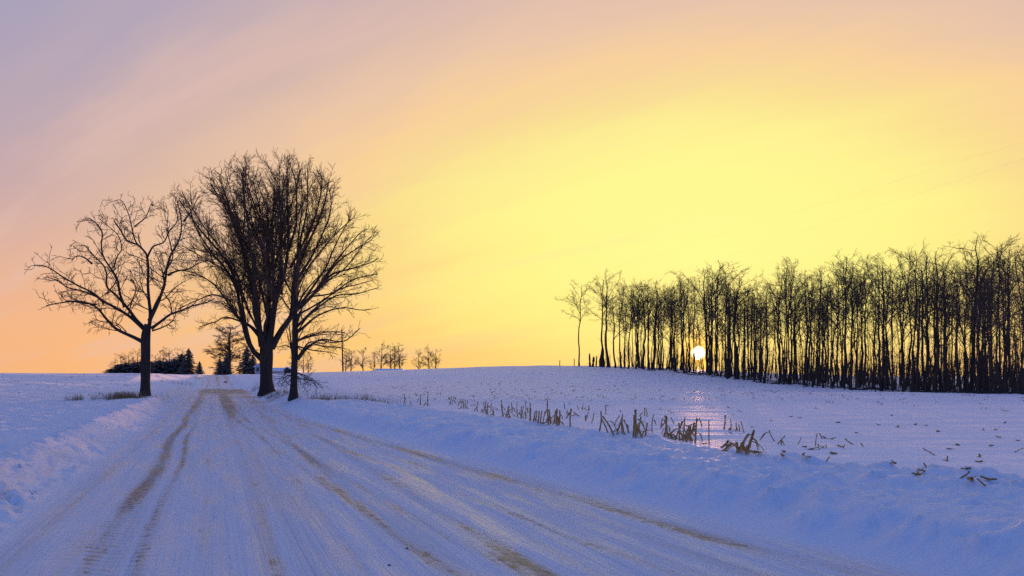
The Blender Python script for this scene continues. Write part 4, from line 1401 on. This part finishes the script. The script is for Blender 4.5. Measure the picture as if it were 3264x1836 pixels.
for desc, Tf, lv, segs in clumps:
    order = sorted(segs, key=lambda q: q[0])
    for i, (u0, v0, u1, v1) in enumerate(order):
        g, off = seg_to_world(Tf(u0, v0), Tf(u1, v1), sg.normal() * 0.15)
        nlv = max(0, int(round(lv + sg.normal() * 0.7)))
        th = 0.012 + 0.007 * sg.random() + (0.004 if lv >= 3 else 0)
        if Tf is T8: th = 0.008 + 0.004 * sg.random()
        lab = f'{ORD[i]} corn stalk in the {desc}'
        corn_stalk(g, off, lab, 'corn stubble in the snow', nlv, th)

# scraps of husk and leaf lying on the field
scraps = [(1340, 425), (1140, 440), (1165, 455), (1015, 415), (1010, 450), (1370, 220), (1490, 290), (1630, 240), (1760, 250), (2140, 368), (2100, 395),
          (2410, 320), (2290, 445), (1330, 330), (1150, 380), (1380, 380), (930, 210), (1120, 190), (1060, 185), (685, 170), (2200, 525), (2235, 600),
          (2290, 480), (2310, 270), (2395, 270), (2365, 375), (2020, 280), (1910, 540), (1890, 565), (1720, 175), (1870, 235), (1940, 240), (2540, 340),
          (2450, 225), (2345, 597), (1725, 490), (850, 425), (500, 362), (815, 250), (670, 290)]
hbins = {}
for j, (u, v) in enumerate(scraps):
    g = ground(*T8(u, v))
    o = empty('husk_scrap', g, sg.uniform(0, 6.28))
    hbins.setdefault(('near' if v > 330 else 'far', 'left' if u < 1250 else ('middle' if u < 1950 else 'right')), []).append((u, o))
    tag(o, 'husk scrap', 'husk', 'husk scraps on the field')
    for q in range(2 + (j % 3 == 0)):
        kk = 6
        uu = np.linspace(-.5, .5, kk)
        ll = sg.uniform(0.08, 0.20); a = sg.uniform(-0.5, 0.5) + (q * 0.6)
        p = np.stack([uu * ll * math.cos(a), uu * ll * math.sin(a), 0.012 + (uu + .5) * sg.uniform(0.0, 0.09) ** 1.3 + 0.012 * (uu * 2) ** 2], -1)
        w = (0.011 + 0.010 * sg.random()) * np.cos(uu * 2.6) ** 0.8 + 0.003
        V, qd = ribbon(p, w, sg.uniform(-1, 1) + uu * 2, kk)
        link('husk', mesh_np('husk', V, [qd]), M_LEAF, o)


for (dst, sd), lst in hbins.items():
    for i, (u, o) in enumerate(sorted(lst, key=lambda q: q[0])):
        o['label'] = f"{(['leftmost'] + ords[1:])[i]} small curled husk scrap in the {dst} {sd} part of the field"


# ------------------------------------------------------------------ dry grass, weeds and far specks of stubble
def blades(name, X, Y, h, r, lean, label, cat, mat, seed, k=4, seeds=False):
    g = np.random.default_rng(seed)
    n = len(X)
    Z = H(X, Y)
    t = np.linspace(0, 1, k)
    a = g.uniform(0, 2 * math.pi, n); l = np.abs(g.normal(size=n)) * lean
    P = np.zeros((n, k, 3))
    P[:, :, 0] = X[:, None] + (np.cos(a) * l * h)[:, None] * t ** 1.8
    P[:, :, 1] = Y[:, None] + (np.sin(a) * l * h)[:, None] * t ** 1.8
    P[:, :, 2] = Z[:, None] - 0.03 + h[:, None] * (t - 0.25 * np.minimum(l, 1)[:, None] * t ** 2)
    R = r * (1 - 0.8 * t)[None] * g.uniform(.7, 1.3, n)[:, None]
    o = link(name, tubes_mesh(name, [(P, R, 3)]), mat)
    tag(o, label, cat, kind='stuff')


def patch(seed, n, cx, cy, sx, sy, rot=0.0):
    g = np.random.default_rng(seed)
    th = g.uniform(0, 2 * math.pi, n); rr_ = np.sqrt(g.random(n)) * g.uniform(0.5, 1.15, n)
    a = np.cos(th) * rr_ * sx * 1.5; b = np.sin(th) * rr_ * sy * 1.5
    x, y = cx + a * math.cos(rot) - b * math.sin(rot), cy + a * math.sin(rot) + b * math.cos(rot)
    s = x + SL * y
    ok = ((s < LEFT_EDGE - .5) | (s > right_edge(y) + .3)) & (fbm(x * .9, y * .9, seed, 3) > -0.05)
    return x[ok], y[ok]


g0 = np.random.default_rng(3)
# around the walnut, along the ditch to its left
bx = (460 - 1632) / F * 49
X1, Y1 = patch(1, 1100, bx - 0.3, 46.6, 0.95, 1.2, 0.1)
X2, Y2 = patch(2, 260, bx - 1.4, 45.0, 0.7, 0.6)
X3, Y3 = patch(3, 160, bx + 1.2, 52, 0.8, 1.8, 0.3)
Xa, Ya = np.concatenate([X1, X2, X3]), np.concatenate([Y1, Y2, Y3])
blades('dry_grass', Xa, Ya, g0.uniform(.12, .5, len(Xa)), 0.010, 0.45, 'brown dry grass and weeds at the foot of the gnarled left tree', 'grass', M_GRASS, 4)
ox_, ex_ = (850 - 1632) / F * 62, (935 - 1632) / F * 44
X1, Y1 = patch(5, 420, ox_ - 1.5, 60.5, 1.3, 1.0)
X2, Y2 = patch(6, 520, ox_ + 2.2, 56, 1.0, 2.6, 0.25)
X3, Y3 = patch(7, 420, ex_ + 2.6, 45.0, 2.2, 0.6)
Xa, Ya = np.concatenate([X1, X2, X3]), np.concatenate([Y1, Y2, Y3])
blades('dry_grass', Xa, Ya, g0.uniform(.10, .42, len(Xa)), 0.010, 0.5, 'brown dry grass poking through snow below the oak and slim tree', 'grass', M_GRASS, 8)
# weeds by the far bend
X1, Y1 = patch(9, 200, -42, 112, 2.0, 6.0)
X2, Y2 = patch(10, 150, -23, 78, .8, 6.0)
Xa, Ya = np.concatenate([X1, X2]), np.concatenate([Y1, Y2])
blades('weeds', Xa, Ya, g0.uniform(.2, .7, len(Xa)), 0.014, 0.5, 'sparse dark weeds on the snowy verges up the road', 'weeds', M_TWIG, 12)


def specks():
    g = np.random.default_rng(21)
    X, Y = [], []
    # right hill: rows curving over it
    for row in range(26):
        y0 = 48 + row * 3.6
        x = np.arange(-22, 62, 0.55) + g.normal(size=len(np.arange(-22, 62, 0.55))) * 0.3
        y = y0 + 0.16 * (x - 10) + 2.0 * np.sin(x * 0.05 + 1) + g.normal(size=len(x)) * 0.22
        keep = g.random(len(x)) < (0.06 + 0.24 * np.clip(fbm(x * .12, y * .12, 91, 2) * 4, 0, 1))
        X.append(x[keep]); Y.append(y[keep])
    x = g.uniform(-14, 60, 300); y = g.uniform(34, 80, 300)
    X.append(x); Y.append(y)
    # left field rows
    for row in range(16):
        x0 = -30 - row * 3.0
        y = np.arange(52, 128, 0.8); y = y + g.normal(size=len(y)) * .3
        x = x0 - 0.349 * (y - 80) + g.normal(size=len(y)) * 0.2
        keep = g.random(len(y)) < (0.08 + 0.3 * np.clip(fbm(x * .1, y * .08, 95, 2) * 4, 0, 1))
        X.append(x[keep]); Y.append(y[keep])
    X = np.concatenate(X); Y = np.concatenate(Y)
    s = X + SL * Y
    ok = ((s > 11.5) | (s < -6))
    # outside of the wood
    pxx = 1632 + X / np.maximum(Y, 1) * F
    fy = np.interp(pxx, [1780, 1850, 2050, 2225, 2600, 3000, 3264, 3700], [140, 126, 114, 104, 84, 70, 65, 60])
    ok &= ~((pxx > 1800) & (Y > fy - 1))
    X, Y = X[ok], Y[ok]
    Xr = np.repeat(X, 3) + g.normal(size=3 * len(X)) * 0.07
    Yr = np.repeat(Y, 3) + g.normal(size=3 * len(X)) * 0.07
    blades('stubble_specks', Xr, Yr, g.uniform(.04, .20, len(Xr)), 0.024, 0.9, 'tiny dark bits of stubble dotting the snowy slopes', 'stubble', M_STALK, 22)


specks()

# a few dark clods lying on the packed road
for px, py, lb in [(1241, 1804, 'small dark clod on the packed snow near the bottom centre of the road'),
                   (1297, 1749, 'tiny dark clod up the road from the larger one'),
                   (719, 1220, 'dark lump on the snow right of the far road')]:
    g = ground(px, py)
    r = 0.007 if g.y < 20 else 0.16
    th = np.linspace(0, math.pi, 6); P = np.zeros((1, 6, 3))
    P[0, :, 0] = -np.cos(th) * r * 2.0; P[0, :, 2] = r * 0.4
    V, Q = tube_arrays(P, (np.sin(th) * r + 0.001)[None], 7)
    V += sg.normal(size=V.shape) * r * 0.12
    o = link('dirt_clod', mesh_np('dirt_clod', V, [Q]), M_STONE, None, g)
    tag(o, lb, 'clod', 'clods on the snow')
